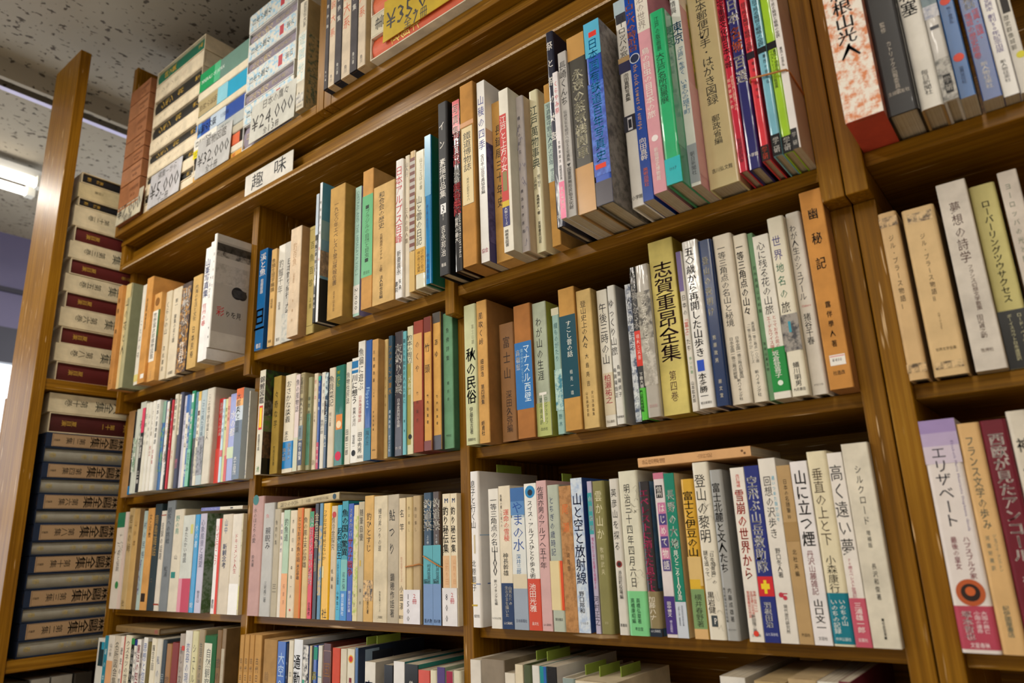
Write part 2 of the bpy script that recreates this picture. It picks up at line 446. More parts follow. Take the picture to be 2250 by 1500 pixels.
# ------------------------------------------------------------------ ceiling lamps and two added fill lamps (all run towards the back wall)
def ceiling_lamp(x, y0, y1, z, label, watt):
    root = empty('ceiling_light', (x, (y0 + y1) / 2, z + CZ)); tag(root, label, 'light', 'ceiling lights')
    L_ = y1 - y0
    b = MB(); b.box(-.035, .035, -L_ / 2, L_ / 2, .03, .058, plain('white_enamel', 'e4e2dc', .35))
    b.build('housing', root)
    for s in (-1, 1):
        b = MB(); rg = []
        for y in (-L_ / 2 + .03, L_ / 2 - .03):
            rg.append([(s * .045 + .014 * math.cos(a * math.pi / 6), y, .002 + .014 * math.sin(a * math.pi / 6)) for a in range(12)])
        b.grid(rg, plain('fluorescent_tube', 'fffaf0', .4, 0, 7.0, (1, .95, .86)), closed=True); b.build('tube', root, smooth=True)
        for y in (-L_ / 2 + .005, L_ / 2 - .03):
            b = MB(); b.box(s * .045 - .016, s * .045 + .016, y, y + .025, -.014, .03, plain('lamp_holder', 'd8d4c8', .5)); b.build('lamp_holder', root)
    li = bpy.data.lights.new('lamp_glow', 'AREA'); li.shape = 'RECTANGLE'; li.size = .14; li.size_y = L_ - .06; li.energy = watt; li.color = LAMP_COL
    lo = bpy.data.objects.new('lamp_glow', li); C.objects.link(lo); lo.parent = root; lo.location = (0, 0, -.018)
    return root
ceiling_lamp(-2.72, -.55, .80, 1.270, 'twin tube fluorescent lamp on the low ceiling behind the end panel', LAMP_W * 1.3)
ceiling_lamp(-1.45, -.95, .45, 1.33, 'fluorescent ceiling lamp in front of the first bay', LAMP_W * 1.5)
ceiling_lamp(.05, -1.25, .15, 1.33, 'fluorescent ceiling lamp above the photographer', LAMP_W * .8)
ceiling_lamp(1.35, -1.25, .05, 1.33, 'fluorescent ceiling lamp right of the fourth bay', LAMP_W * .4)
ceiling_lamp(-1.45, -2.45, -1.1, 1.33, 'added fill lamp further back in line with the first bay, brightening shelf interiors', LAMP_W * 2)  # unseen lamp, added to throw light deep into the shelves
ceiling_lamp(.05, -2.5, -1.4, 1.33, 'added fill lamp further back above the aisle, brightening shelf interiors', LAMP_W * 2)  # second added lamp, out of view, lifting the dark bay interiors

# ------------------------------------------------------------------ cabinets
WX, WY, WZ = wood('x'), wood('y'), wood('z')
def fill(name, x0, x1, y0, y1, z0, z1, mat, parent, bevel=.0012):
    o = zbox(name, x0 - parent.location.x, x1 - parent.location.x, y0 - parent.location.y, y1 - parent.location.y, z0 - CZ + (CZ - parent.location.z), z1 - CZ + (CZ - parent.location.z), mat, parent, bevel)
    return o
BACK = 1.076
SHELF = [-.8955, -.6355, -.3755, -.1155, .1445]
def bookcase(bays, stiles, label):
    xa, xb = stiles[0][0], stiles[-1][1]
    root = empty('bookcase', ((xa + xb) / 2, .95, 0)); tag(root, label, 'bookcase')
    for i, (s0, s1) in enumerate(stiles):
        nm = 'side_panel' if i in (0, len(stiles) - 1) else 'divider'
        b = MB(); rx, ry = root.location.x, root.location.y
        # lower carcass set back, upper carcass standing 3 cm proud
        b.box(s0 - rx, s1 - rx, .835 - ry, BACK - ry, 0, CZ + .3565, WZ)
        b.build(nm, root, .0012)
        b = MB(); b.box(s0 - rx, s1 - rx, .8058 - ry, BACK - ry, CZ + .3570, CZ + .7405, WZ); b.build(nm, root, .0012)
    for s0, s1 in bays:
        for z in SHELF: fill('shelf', s0, s1, .849, BACK, z - .0165, z, WX, root)
        fill('shelf', s0, s1, .8145, BACK, .4045 - .0175, .4045, WX, root)
        fill('plinth', s0, s1, .86, .88, FL, FL + .09, WX, root)
    fill('back_panel', xa, xb, BACK, BACK + .012, FL + .02, .83, WX, root, 0)
    fill('rail', xa, xb, .776, BACK, .7410, .7555, WX, root)
    b = MB(); rx, ry = root.location.x, root.location.y                    # worn strip along the lower lip
    b.box(xa + .02 - rx, xb - rx, .7754 - ry, .7762 - ry, CZ + .7408, CZ + .7452, chipped()); b.build('worn_edge', root)
    fill('inner_strip', xa + .02, xb, .798, .82, .7556, .797, WX, root)
    fill('frieze_back', xa + .02, xb, .86, .875, .7556, .832, WX, root)
    fill('frieze_end', xa, xa + .0195, .776, BACK, .7556, .8315, WZ, root)
    fill('top_rail', xa + .02, xb, .777, BACK, .8135, .8315, WX, root)
    fill('moulding', xa, xb, .7735, .7768, .8110, .8230, WX, root, .002)
    return root
BA, BB, BC, BD = (-1.904, -1.3385), (-1.316, -.7575), (-.7375, -.1715), (-.1227, .44)
bookcase([BA, BB, BC], [(-1.926, -1.904), (-1.3385, -1.316), (-.7575, -.7375), (-.1715, -.1475)], 'honey oak wall bookcase with three bays of old books below a top ledge')
bookcase([BD, (.462, 1.02)], [(-.146, -.1227), (.44, .462), (1.02, 1.042)], 'honey oak bookcase on the right, joined beside the three bay one')
def display_shelf(x0, x1, label):
    root = empty('display_shelf', ((x0 + x1) / 2, .9, CZ + .832)); tag(root, label, 'shelf', 'open shelves on top of the bookcases')
    fill('base_board', x0 + .0225, x1 - .0225, .754, BACK, .832, .8527, WX, root)
    fill('side_panel', x0, x0 + .0222, .754, BACK, .832, 1.358, WZ, root)
    fill('side_panel', x1 - .0222, x1, .754, BACK, .832, 1.358, WZ, root)
    fill('back_panel', x0, x1, BACK + .001, BACK + .012, .832, 1.358, WX, root, 0)
    return root
display_shelf(-1.926, -1.0285, 'open oak top shelf with side panels, carrying stacks and price cards')
display_shelf(-1.0270, -.1295, 'open oak top shelf to the right, carrying grey and white boxed set')
# side bookcase at right angles, along the left
sb = empty('side_bookcase', (-2.02, .85, 0)); tag(sb, 'narrow oak side bookcase standing at a right angle on the left', 'bookcase')
fill('end_panel', -2.098, -1.932, .6141, .6412, FL, 1.351, WZ, sb)
fill('end_panel', -2.098, -1.932, 1.05, 1.076, FL, .95, WZ, sb)
for z, t in ((.4285, .027), (-.209, .026), (-.52, .026), (-.9, .026)): fill('shelf', -2.098, -1.935, .6415, 1.0495, z - t, z, WY, sb)
fill('back_panel', -2.110, -2.099, .6141, 1.076, FL, .40, WZ, sb, 0)

# ------------------------------------------------------------------ the shelved books: left, right, front, height, depth in millimetres | binding, colour | look | print
DATA = '''
@A1 404.5 top shelf of first bay
-1871.7 -1848.8 758.1 273.4 215|X c98f4e|orange-brown boxed book with faded title, leftmost|T 鳥獣_集 k .1 .5 .5 .4; T 上 k .9 .95 .5 .4
-1848.4 -1820.2 768.1 275.1 215|H b9b48c|cream book with torn spine and sage cover|S 8f9272; P e3cf9a 0 1 0 .5; T 山の花と人 k .12 .7 .45 .6; P e2cd92 0 .14
-1781.3 -1761.6 779.9 259.3 185|P e9e4d6|slim white book with black script|T ことばの花 k .35 .75 .5 .5; P e8dc8a .9 .97
-1761.2 -1728.1 779.2 272.4 215|X d59a50|tall orange-tan boxed book with small printed titles|T 高山植物 k .2 .33 .35 .22; T 植物図誌 k .34 .5 .35 .22; P f3efe8 .92 .96 .45 .95
-1727.7 -1691.8 786.2 223.1 150|X dba45c|orange book with emblem and white title label|P f2eee2 .2 .78 .0 .75; P 3d6b35 .2 .5 .75 1; P 4a4a38 .5 .68 .75 1; T 牧野富太郎植物図鑑 k .22 .75 .38 .5; O 8a5a1c .1 .3; T 一二三 g .88 .97
-1691.4 -1662.7 796.9 222.7 150|H ddd0b4|beige book with brush title|T くらしの山 k .12 .5 .5 .5; T 河出書房 k .62 .92 .5 .3
-1662.3 -1619.7 799.9 223.3 150|H e0d3b8|wide beige book with small grey titles|T 第一 k .12 .22 .5 .3; T 歌集の花と暦 k .3 .62 .5 .26; = 本書房 k .95 .5
-1604.7 -1561.6 793.2 219.7 150|W 4a3b36|dark brown book with silver brush title|I c8923c 4a3b36 .05 1; T 山峡を歩く w .06 .62 .5 .85 b; T 作品社 w .66 .9 .5 .5
-1547.6 -1508.2 789 222.1 150|X d2ad6a|tan boxed book with small black title|T 内海の生活と文化 k .1 .5 .5 .5; T 日本民俗 k .55 .9 .5 .3
-1470.1 -1445.3 773.4 267.1 185|P f4f2ee|slim white book with blue and red vertical lettering|T 山峯写真集 b .1 .45 .5 .8 b; T 信州の春 r .5 .7 .5 .6
-1444.9 -1430.1 770.9 274.5 215|P efedea|slim white book beside the photo cover|T アルプス k .3 .5 .5 .5
-1349.2 -1338.9 725.5 250.2 185|H f1efea|large white book showing a black and white photo cover|S cfcac2; T 彩りを見た g .15 .5 .5 .5; T 写真 k .8 .95 .5 .4; C P b4aea6 .06 .86 .012 1; C I 24221f 4a4640 .08 .15 .012 1; C I 5a5650 a8a29a .15 .2 .012 1; C P c4beb6 .2 .26 .012 1; C I a8a29a bcb6ae .26 .44 .012 1; C O 1c1b1a .49 .075 .3; C O 1c1b1a .5 .06 .36; C I 1a1917 3a3733 .46 .53 .24 .41; C = 彩 d02a2c .68 .1 .105; C = りを見 1a1a1a .69 .2 .265
@B1 404.5 top shelf of second bay
-1308.9 -1279.3 809.5 225.6 185|Pg 1767a8|blue book with white title and bold black brushstroke|S 1459a0; T 溪と魚 w .04 .27 .5 .75; T 佐藤盛雄 w .3 .45 .5 .5; N 旦 k .5 .9 .45 1.25; = 書店 w .96 .6
-1263.8 -1246 809.9 214.7 150|P dfb877|tan paperback with brown title|T 魚類生理学概論 4a3018 .1 .45 .5 .75; T 田村保 4a3018 .52 .62 .5 .4; = 恒星 k .95 .6
-1245.6 -1219.4 813.7 218.9 150|Hg e2ded2|glossy white book with grey title|T 釣鱸千年 g .15 .5 .5 .6; T 佐野雄 g .58 .66 .5 .35; = 書房 g .95 .5
-1219 -1181.3 811.6 217.6 150|H c9c6bd|grey book with wave pattern|T 日本釣り紀行 k .17 .58 .5 .75; T 大谷 k .62 .74 .5 .5; I b4b8b4 d6d3c8 .72 1
-1180.9 -1144.6 798.5 231.8 185|X e3cdb0|pinkish beige boxed book with faded title|S c79d6d; T 釣百魚 b9936a .14 .36 .45 .35; T 山本素石 b9936a .42 .52 .45 .16; T 二見書房 b9936a .55 .9 .45 .12
-1137.1 -1113.4 811.5 227.1 185|H b9a460|olive book with thin black border|T 百魚百珍 5f5a20 .12 .6 .5 .5; L 2a2815 .03 .93; T 上田 5f5a20 .66 .78 .5 .3
-1065.2 -1056.7 773.5 262.2 185|W 26282c|slim black and white book with stacked small lettering|P c8d4e0 0 .33; T 創立者百名山 w .36 .72 .5 .8; T 本の山 w .78 .9 .5 .6
-1056.3 -1048.9 774.5 284 215|Pg eef0f2|slim white book with sky and rock photo cover|S 78a4bc; T 槍穂高の岩 g .12 .4 .5 .6; T 白山 r .45 .6 .5 .6; C P 5a9ab8 .0 .28; C P 8ab0b8 .28 .42; C I b8a084 8a7a68 .5 .68; C P 2a2c2c .7 1
-1035.5 -991.3 783.6 266.3 185|X c9a05a|thick tan boxed book with 1970 expedition title|S a9863f; T 一九七〇年エベレスト登山隊報告書 4a3320 .12 .76 .45 .28; T 日本山岳会 6a4c28 .8 .95 .45 .12
-985 -968 803.3 258.9 185|P b4dcd0|mint green book with long Latin title|S 8f8fd0; R CHITRAL_AND_THE_HIMALAYA_VOL_2 6a9a96 .03 .7 .5 .55; P f4f4f0 .77 .98; R 2,000 333333 .79 .96 .5 .6
-944.9 -915.9 787.4 271.4 215|X d09c58|tall tan boxed book with green paper wrapper|S b08a50; P 74c08c .19 .78; T ■ブラジルの自然と昆虫■ 1c3a28 .26 .68 .5 .6; = 昆虫社 2a4a38 .75 .6
-915.5 -859.6 788.1 227.4 185|X dcb778|broad tan boxed book with handwritten title|S c59a54; T 和合会の歴史 k .06 .38 .4 .3; T 志賀高原のすすみ 5a4020 .42 .64 .4 .16; T 上巻 5a4020 .68 .74 .4 .14; T 法人和合会編 k .77 .96 .42 .22
-859.2 -840.1 789.4 262.1 185|Wg f1eeea|white book with big red title|T 日本アルプス百峰 c81e2c .05 .62 .5 .85; T 新妻喜永 k .67 .84 .52 .5; T 矢来 k .87 .95 .7 .35; T 書院 k .88 .96 .25 .35
-839.7 -827.6 794.2 266.2 185|H e3d8c2|slim beige book beside the red-lettered white one|T 山人行 g .05 .16 .4 .6; T 三人の岳人集 8a7a60 .38 .64 .4 .6
-816 -803.7 783.6 260.9 185|W d3b276|slim book with brown and grey barred spine|Z 7a4c44 b9b4ae .05 .72; P d9b878 .73 1
-799.2 -776.2 779.9 251.8 185|Wg e8e4cc|cream book in clear film with yellow strip|T 山とことばの書 8a8460 .06 .3 .6 .3; T 山と雲の日記 3a3a30 .34 .7 .4 .55; P dcae54 .72 .9; T 山の魅力と登山 5a4010 .73 .89 .7 .3; T 峰の高さを讃美 5a4010 .74 .89 .35 .3
-771.6 -757.9 775.4 269.6 185|Hg 0f82c2|bright blue book with dark green cover|S 0c6650; P 74b4d8 0 .42; T 緑と風の森を行く 0a4a90 .48 .66 .4 .3; T 中央図書館 0a4a90 .8 .97 .4 .4
@C1 404.5 top shelf of third bay
-730.2 -709.2 764.3 308 215|H 2f2f32|black book with white title and boxed number 3|S 141416; T インド w .09 .42 .45 .55; T 素描作品集 w .34 .57 .5 .6; P f0f0f0 .605 .66 .25 .8; = 3 k .633 .35; T 東南アジア w .66 .7 .5 .4; T 吉永邦治 w .725 .9 .5 .45; = 著画 w .945 .5
-699.7 -684.5 767.9 301.3 215|W 1c1a1c|slim black book with red photo album title|P cc2030 0 .2; T 写真集 w .02 .22 .45 .85 b; T 海上自衛隊 d01c28 .2 .4 .5 .9 b; T 最新 w .42 .5 .5 .8 b; T 護衛艦隊 d01c28 .5 .69 .5 .95 b; T 世界の最大 w .7 .84 .35 .45; R JMSDF_FLEET_ESCORT_FORCE w .68 .93 .78 .35; S 2a1414
-678.7 -650.7 763 317.7 215|X c68f48|tan boxed book with framed calligraphy label|S b07e3a; P e6d2a0 .25 .68 .1 .92; L 3a2a10 .25 .68; T 鐵道博物誌 k .28 .5 .5 .55; T ・栄光の記念七十八 k .52 .66 .5 .18; P d8a070 .22 .245 0 1
-646.6 -630.4 768.3 312.3 215|Pg eceae6|white book with blue title and dark mountain cover|S 363a70; T 山稜の四季 2a3a90 .08 .4 .5 .75; T 全日本山岳写真協会編 k .42 .64 .5 .45; = 協会 a03050 .94 .8; C P e6e4e0 0 .28; C P c8a890 .28 .36; C I 26285c 4a4a80 .36 .9
-630 -596.5 784.1 274.3 215|X cf9f57|tan boxed book with calligraphy railway history title|T 長鎚局三十年史 k .15 .68 .38 .38
-596.1 -578 760.7 269.6 185|P eee9da|white book with red middle and blue series label|S e4e0cc; P cc3a34 .16 .7 0 .72; T 江戸と上方の女 w .17 .52 .36 .6; P 8a8048 .52 .64 .15 .6; P d8b820 .7 .735 0 .72; P 2a2a70 .735 .85 0 .72; T 人物シリーズ w .74 .845 .36 .5; T 暁教育図書 k .87 .97 .35 .35
-577.6 -563.5 778.3 258.9 185|H c3bcbc|pale grey book with faint map lines|G 8a86a0 .02 1; T 横浜の町名 3a3a50 .12 .4 .4 .35; T 横浜市市民局 3a3a50 .6 .9 .4 .3; S cdb89a
-563.1 -546.3 794.4 270.4 215|Hg e9e4c0|cream book with tall green-black title|T 江戸萬物事典 1f3a30 .1 .5 .5 .75; T 絵で知る k .54 .62 .7 .3; T 江戸時代 k .55 .63 .3 .3; T 高橋幹夫・著 k .66 .78 .5 .3; T 芙蓉書房出版 k .82 .95 .5 .28
-532.3 -517 791.4 266.6 185|X c8964c|tan boxed book with pale blue title band|P b0c8bc .12 .62; T 写真集中野山人内の百年 204050 .13 .52 .5 .65; T 郷土出版 204050 .54 .62 .5 .4
-490.9 -478.3 742.7 309 215|W 1e2238|tall navy book in glossy film with white brush title|T 祭と祭の太鼓 w .03 .6 .5 .8; = 文書 w .95 .7; S 1c1c2c
-470.6 -462.1 724 221.6 150|P ece8ea|white book with red title and pink foot|T くらやみ祭 d02a3a .06 .3 .55 .75; P e4588a .76 1; T 文猿渡盛文 k .48 .64 .5 .4; T 絵綾部好男 k .65 .75 .5 .45; T 府中市郷土 w .79 .94 .5 .4
-461.7 -448.2 726.8 250.3 185|P b9b6b2|grey book with black festival title|T 長崎くんち k .06 .34 .5 .8; T 伝統文化を明日へ伝える写真集 5a5858 .37 .68 .5 .4; T ▼国重要無形民俗文化財 k .69 .96 .5 .45
-447.8 -420.1 730.5 269.2 185|Wg 4c4a44|tan boxed book in film with black band about steam locomotives|P c89a58 0 .14; T 永遠の蒸気機関車 e8e2c4 .2 .71 .5 .6 b; P c9995c .75 1; S b08850
-416.1 -392.2 725.1 272.2 215|Hg 2f58c0|thick blue book with century of national railways title|S 6a6862; I 4a78d8 2a4ab0 .35 .85; P 5cb8dc 0 .2; P e03020 .06 .09 .3 .8; T 日本国有鉄道百年写真史 189ade .1 .78 .5 .62 b; P e8401c .79 .815 .1 .75; P 45404a .88 1; C I 55504a 837c74 0 1; C = 日本 e8e0d8 .12 .4 .4
-385.6 -366.5 759.4 313.2 215|Hg eceae4|tall white book with small window photographs|P b0c4cc 0 .08; P 30303a .07 .12 .1 .9; T ヨーロッパの窓 k .083 .295 .5 .6; P c8a878 .293 .318; P 3a3a60 .318 .37; T 向田直幹写真集 k .375 .513 .5 .55; P 30303c .58 .655; P d8d8e0 .59 .65 .3 .65; P 20202a .6 .64 .35 .6; = 小学館 k .96 .8
-366.1 -351.2 754.1 321.5 215|Pg 1848a8|blue book on European clock towers with orange title|T ヨーロッパの時計台 e0803c .02 .32 .45 .85 b; O d8e4f0 .355 .5; O 1a2a50 .355 .42; R the_clock_towers_of_europe d8a860 .385 .688 .5 .6; T 向田直幹 w .725 .826 .5 .7; T 美術出版社 e0703c .858 .94 .5 .5
-346.1 -328.3 744.3 324 215|P dc9ca8|pink book with white lettering and cream top|P e6e0d4 0 .28; T 民家治の世界 8a8078 .02 .27 .4 .6; T 鳥の目虫の目日本の旅 w .36 .68 .45 .6; O f2e8e8 .77 .25; T 新宿歴史博物館 w .81 .95 .5 .3
-323.9 -303.6 735.4 245.8 185|Wg 28b072|bright green glossy book with black title|S 3c9c6c; T 大江戸名所百景展 0c2a1c .255 .554 .45 .6; T 江戸の版画展 0c3020 .035 .244 .45 .3; P 2ab4bc .86 1; = 1997 0a4a5a .92 .45; C P 5ab088 .5 .8 ; C T 東京江戸を歩く 2a8a60 .08 .8 .5 .3
-303.2 -290.8 758.2 287.5 215|Pg e9ece6|white book with blue Tokyo walking title|S d49aa4; T 旅の情興 k .0 .14 .3 .6; T 東京 1a7ab0 .185 .3 .5 .95 b; T 「江戸」を歩く 1a7ab0 .307 .46 .5 .7; T いま心の城下町 1a7ab0 .485 .658 .5 .7; P a8b0b8 .806 .985; T 朝日新聞社 3a4048 .84 .95 .5 .45; C P e8e0d0 0 .1; C I c8b83c 9a9040 .05 .5 .1 1; C P dca8b0 .5 .95
-290.4 -251.8 781.8 294.6 215|Hg cfc394|thick khaki book with large postage stamp title|T 日本郵便切手・はがき図録 k .05 .62 .48 .36; T 郵政省編 k .67 .81 .5 .26; = 吉川弘文館 k .922 .68
-245.9 -235.6 763.9 291.6 215|Wg c8203c|crimson glossy book with black castle title|T 国宝重要文化財日本の城 1a1010 .16 .52 .5 .8 b; T 修復写真と図面でみる f0c8b0 .558 .724 .68 .35; T 城郭建築の粋 f0c8b0 .565 .715 .25 .35; T 別冊歴史読本 3a1018 .851 .96 .5 .5
-235.2 -220.3 765.8 293.4 215|Wg 26266c|navy glossy book of hundred castles with white and orange title|T 日本 w .195 .33 .5 .85 b; T 名城 e8682c .338 .466 .5 .8 b; T 百選 w .475 .615 .5 .85 b; = 小学館 w .94 .85
-216 -206.7 756.8 275 215|Wg d83440|slim red glossy book bound by rubber band|P 26202a .477 .512; T 目で見る築城と戦略の全貌 2a1018 .222 .468 .5 .7; T 著西ヶ谷恭弘 2a1018 .52 .716 .65 .35; P 1c1c1e .93 1; T 学研 e85030 .935 .995 .5 .6 b
-202.5 -192.1 754.2 264.8 185|Wg 7ab8cc|slim pale blue glossy book under rubber band|P 1c1c20 .464 .494; T 目で見る築城と戦略の全貌 142430 .213 .459 .5 .7; T 著西ヶ谷恭弘 142430 .5 .655 .65 .35; P 1c1c1e .9 1; T 学研 w .91 .99 .5 .6 b
-191.7 -180.7 756.1 259.4 185|Wg a0cc2c|slim lime green glossy book under rubber band|P 1c1c20 .443 .481; T イラストレーション板垣真 1c2808 .485 .68 .35 .35; T 著西ヶ谷恭弘 1c2808 .485 .6 .7 .35; P 1c1c1e .92 1; T 学研 w .925 .99 .5 .6 b
-180.3 -171.9 753.4 250.4 185|Pg e6e2de|white book at right end under rubber band|T 目で見る築城と戦略の全貌 k .196 .425 .4 .5; T 著西ヶ谷恭弘 k .477 .58 .5 .35; P 1c1c1e .9 1 0 .8; T 学研 w .91 .99 .4 .5 b; S b09a80
@D1 404.5 top shelf of fourth bay
-121.9 -85.7 738.1 230.3 185|X ece4d8|thick white boxed book with orange figure pattern|I d8814a ece4d8 .0 1; T 利根山光人 2c2a2a .297 .69 .47 .5 b; S b8442c; C I c05030 dc9878 0 1
-85.3 -56.8 755.8 218 150|W 2e2e30|thick black book with small white lettering|T 監修 c8c0b4 .496 .56 .42 .16; T カトリック広報委員会 c8c0b4 .61 .9 .5 .16; = 主婦の友社 c8c0b4 .89 .7; S 161618
-56.4 -36.4 765.3 206.6 150|H edeae2|white book with heavy black fortress title|T 城塞 141414 .29 .47 .45 .7 b; T 毎日新聞社 k .79 .93 .5 .32; S a08050
-36 -22.9 763.7 192.2 128|Wg cfccc6|pale grey glossy book with castle photographs|I 3a5a68 6a8088 .2 .42; I 8a90a8 c8c8cc .42 .5; P 4c5058 .55 .57 .2 .8; I 4a4a44 b0aca4 .75 1; P 141414 .85 .96 .3 .8; T 学研 w .86 .95 .55 .4 b
-22.5 -9 769.1 187.6 128|Pg 1c60a4|blue book with two red target circles|T 岩の館 10305a .25 .37 .5 .5; O e0503c .40 .34; T 西ヶ谷恭弘 12305c .44 .55 .6 .25; O e0503c .76 .34; T 世界文化社 12305c .814 .92 .5 .3; S c8c0b0
-5.3 11.3 788.8 191.4 128|Pg 1a50a0|blue book with white title and red subtitle|T 城の秘話 w .29 .45 .5 .65 b; T 怪異・陰謀・ e05058 .458 .656 .7 .35; T 落城の歴史絵巻 e05058 .47 .755 .3 .35; T 新人物往来社 w .78 .94 .5 .35; S b4aca0
11.7 25 795.8 185.7 128|Pg e8e6e2|white book with purple commemorative lettering|T 歴史読本 584a9a .36 .47 .5 .5; T 創刊50年記念出版 584a9a .487 .734 .5 .55; T 新人物往来社 4a4a4a .78 .92 .5 .35; S 3a4a88
25.4 36.1 798.9 179.2 128|P ebe8e0|white book with yellow price sticker|P 2a2624 .37 .49 .25 .85; T 歴史群像城郭 5a584c .5 .735 .4 .4; O e4dc40 .77 .36 .75
@A2 144.5 second shelf of first bay
-1899.9 -1865.7 830 217 150|X b48a58|plain light brown boxed book, leftmost|
-1805.3 -1778.3 803.2 200.7 150|P 1c1e20|slim black book with blue foot|P 1c78b0 .9 1; T 山の岩 w .3 .6
-1777.9 -1762.7 794.4 201.4 150|Hg cfd4c8|slim pale green-white book with green picture|I 6a9a78 d8dcd0 .35 .75; T 江戸の花 3a7a58 .4 .7 .5 .7
-1762.3 -1735.7 795.6 216.2 150|P ccd0c4|slim white book with dark green title|T 石の花 2a4a3a .2 .5 .5 .6
-1735.3 -1721.1 788.9 198 128|P 1e1e20|slim black book with pink top|P e0486a .0 .3; T 世界遺産 w .34 .6; T 三一書 w .75 .9
-1720.7 -1706.5 788.8 207 150|H e2dfd0|slim cream book right of the pink-topped one|T 日本の心 k .1 .5 .5 .6
-1706.1 -1691.7 789.2 207 150|H e6e4da|slim white book with faint title|T 山の中の村 g .12 .5 .5 .5
-1691.3 -1677 790.4 208.3 150|H e9e6dc|slim ivory book with red small print|T さくらの道 8a7a6a .1 .4 .4 .5; T 木立 b05a4a .5 .62
-1676.6 -1659.3 791.6 208.4 150|H ecebe4|broad white book with bold black title|T 日本の聖地探訪 k .04 .5 .6 .5 b; T 写真集 b04040 .55 .72 .3 .4
-1658.9 -1644.8 800.5 204.7 150|W 2a68a8|slim book with green and blue landscape spine|I 7aa85a 2a68b0 .3 .8; P 8ab0a0 0 .25
-1644.4 -1631.5 801.7 201.7 150|P e8e6e0|slim white book with pink script|T 木の文化 b06080 .06 .4 .5 .6; I 8a6a5a e8e6e0 .5 .7
-1631.1 -1623.8 800.7 207.1 150|W 1c1a1a|slim black book with amber disaster title|T 京都大地震と大地変災 d89a20 .06 .52 .5 .85 b; T 東京新聞 w .7 .85
-1623.4 -1616.2 802.6 202.9 150|P c83a48|slim red book with pale lettering|T 地震と火山列 f0d0d0 .1 .6 .5 .6
-1615.8 -1600.9 804.4 214.9 150|H ded8c4|cream book with black title beside the red one|T 宮城と帝都 k .04 .4 .5 .6; T 月刊 r .6 .7 .5 .4
-1600.5 -1585.6 808.5 217.4 150|H 4a4e66|slate blue book with white paper title|P d8d0bc .02 .45 0 .5; T 大地の心と水 2a2a30 .05 .42 .25 .4; T 朝日 c87080 .7 .8
-1585.2 -1572.9 813 208.1 150|P c8c8d8|slim pale lavender book|T 空と雲の本 5a6aa0 .1 .5 .5 .6
-1572.5 -1560.4 811.6 208.1 150|P e8e4d8|slim cream book with blue top|P 2a62b0 .0 .2; T 海と山 k .3 .6
-1560 -1548.2 810.1 204.9 150|W 2a68a0|slim blue glossy book with white title|T 大地の水脈 w .2 .6 .5 .7; T 自然 w .75 .9
-1547.8 -1533.8 808.3 212.2 150|Wg 14966a|bright green book with pale green foot|P 7ac0a0 .62 1; P e0f0e8 .03 .12 .2 .8; T 鹿野隆一 w .18 .5 .5 .6; T 生きもの k .65 .85
-1533.4 -1521.3 811.5 208.3 150|W 3a6a86|slim teal photo-spined book|I 3a6a86 5a8aa0 .0 .5; I 2a2a2a 4a4a48 .5 1
-1520.9 -1508.9 810.9 207.3 150|P e8e2d0|slim cream book with yellow top and photo foot|P d8b040 0 .1; T 鷹のOKG 7a3040 .2 .55 .5 .7 b; I 8a8a84 d0c8b0 .6 .9
-1508.5 -1484.1 810.3 207.3 150|H b8c8cc|pale blue book left of the wide cream one|T ここで見た音楽 3a5a70 .1 .5 .5 .5; I 5a5a5c 9a9aa0 .5 .9
-1483.7 -1453.8 810 207.5 150|H ddd6c6|wide cream book with cream cover facing right|S cfc2b0; T ここの庭で語る音楽と人 4a4438 .06 .55 .4 .4
-1453.4 -1431.7 822.2 181.9 128|Wg cc2c2c|slim red book with white lettering|T 新幹線で行く山の旅 w .05 .45 .5 .8 b; P e05048 .6 1
-1431.3 -1419.9 818.2 177 128|Wg b8d4dc|slim pale blue glossy book with red patch|T 江戸の風景 4a7a90 .1 .5 .5 .5; P d04848 .62 .7
-1419.5 -1408.6 818 176.2 128|H d8d8a0|slim yellow-green book|T 草木の本 5a6a30 .1 .4 .5 .6
-1408.2 -1397.6 817 178.4 128|P e0a898|slim salmon book with red foot|P d04038 .7 1; T 花の本 a02030 .1 .3 .5 .6
-1397.2 -1365.8 815.6 182.5 128|Wg 8a90c8|slim periwinkle book with pale panel|T 水の都 w .2 .5 .5 .6; P c8d8b0 .62 .75
-1365.4 -1338.8 810.8 188.6 128|Pg c8d4dc|book with orange to white to slate sunset spine|P e06a20 .0 .12; P f0b060 .12 .2; P 5a6a7c .36 1; T 大都炎と音楽 2a2a30 .05 .5 .35 .55; T 木工自然 w .75 .95 .35 .4
-1328.5 -1325 817.6 179.8 128|H dcd8cc|slim off-white book at right end|T 三藩と維新の人 4a4a4a .1 .5 .5 .5; T 岩波 b .9 .97
@B2 144.5 second shelf of second bay
-1260.2 -1240.3 796.6 207.2 150|P ded8c4|cream book with koi title showing garden photo cover|S 3c4a30; T 錦鯉図鑑 3a3038 .06 .33 .5 .8 b; P d83020 .35 .58 .2 .8; P f0d020 .37 .56 .3 .7; T 庭園写真 k .62 .78 .4 .3; = 池 4a8a4a .95 .5; C I 3a5a28 2a2a24 .0 .3; C I 7a7a74 3a3c34 .3 .45; C I 4a7a30 6a6a50 .45 .6; C I 6a4a30 3a2a20 .6 .85; C P 16181a .85 1
-1236.2 -1211.4 812.7 192.4 128|X a98c3c|olive gold boxed book with brush title|T 々奇な芋 2a2410 .14 .55 .5 .45; T 竹内正夫著 3a3414 .72 .92 .5 .25; S 8a6c28
-1211 -1176 821.9 192.4 128|H e8dfca|cream book with brush title and bright blue band|T おさかな談義 k .06 .5 .4 .45; T 末広 k .58 .68 .35 .35; B 1580c4 .69 .96; T 潜水夫の w .71 .88 .65 .4 b; T 魚の話 w .75 .88 .25 .4 b
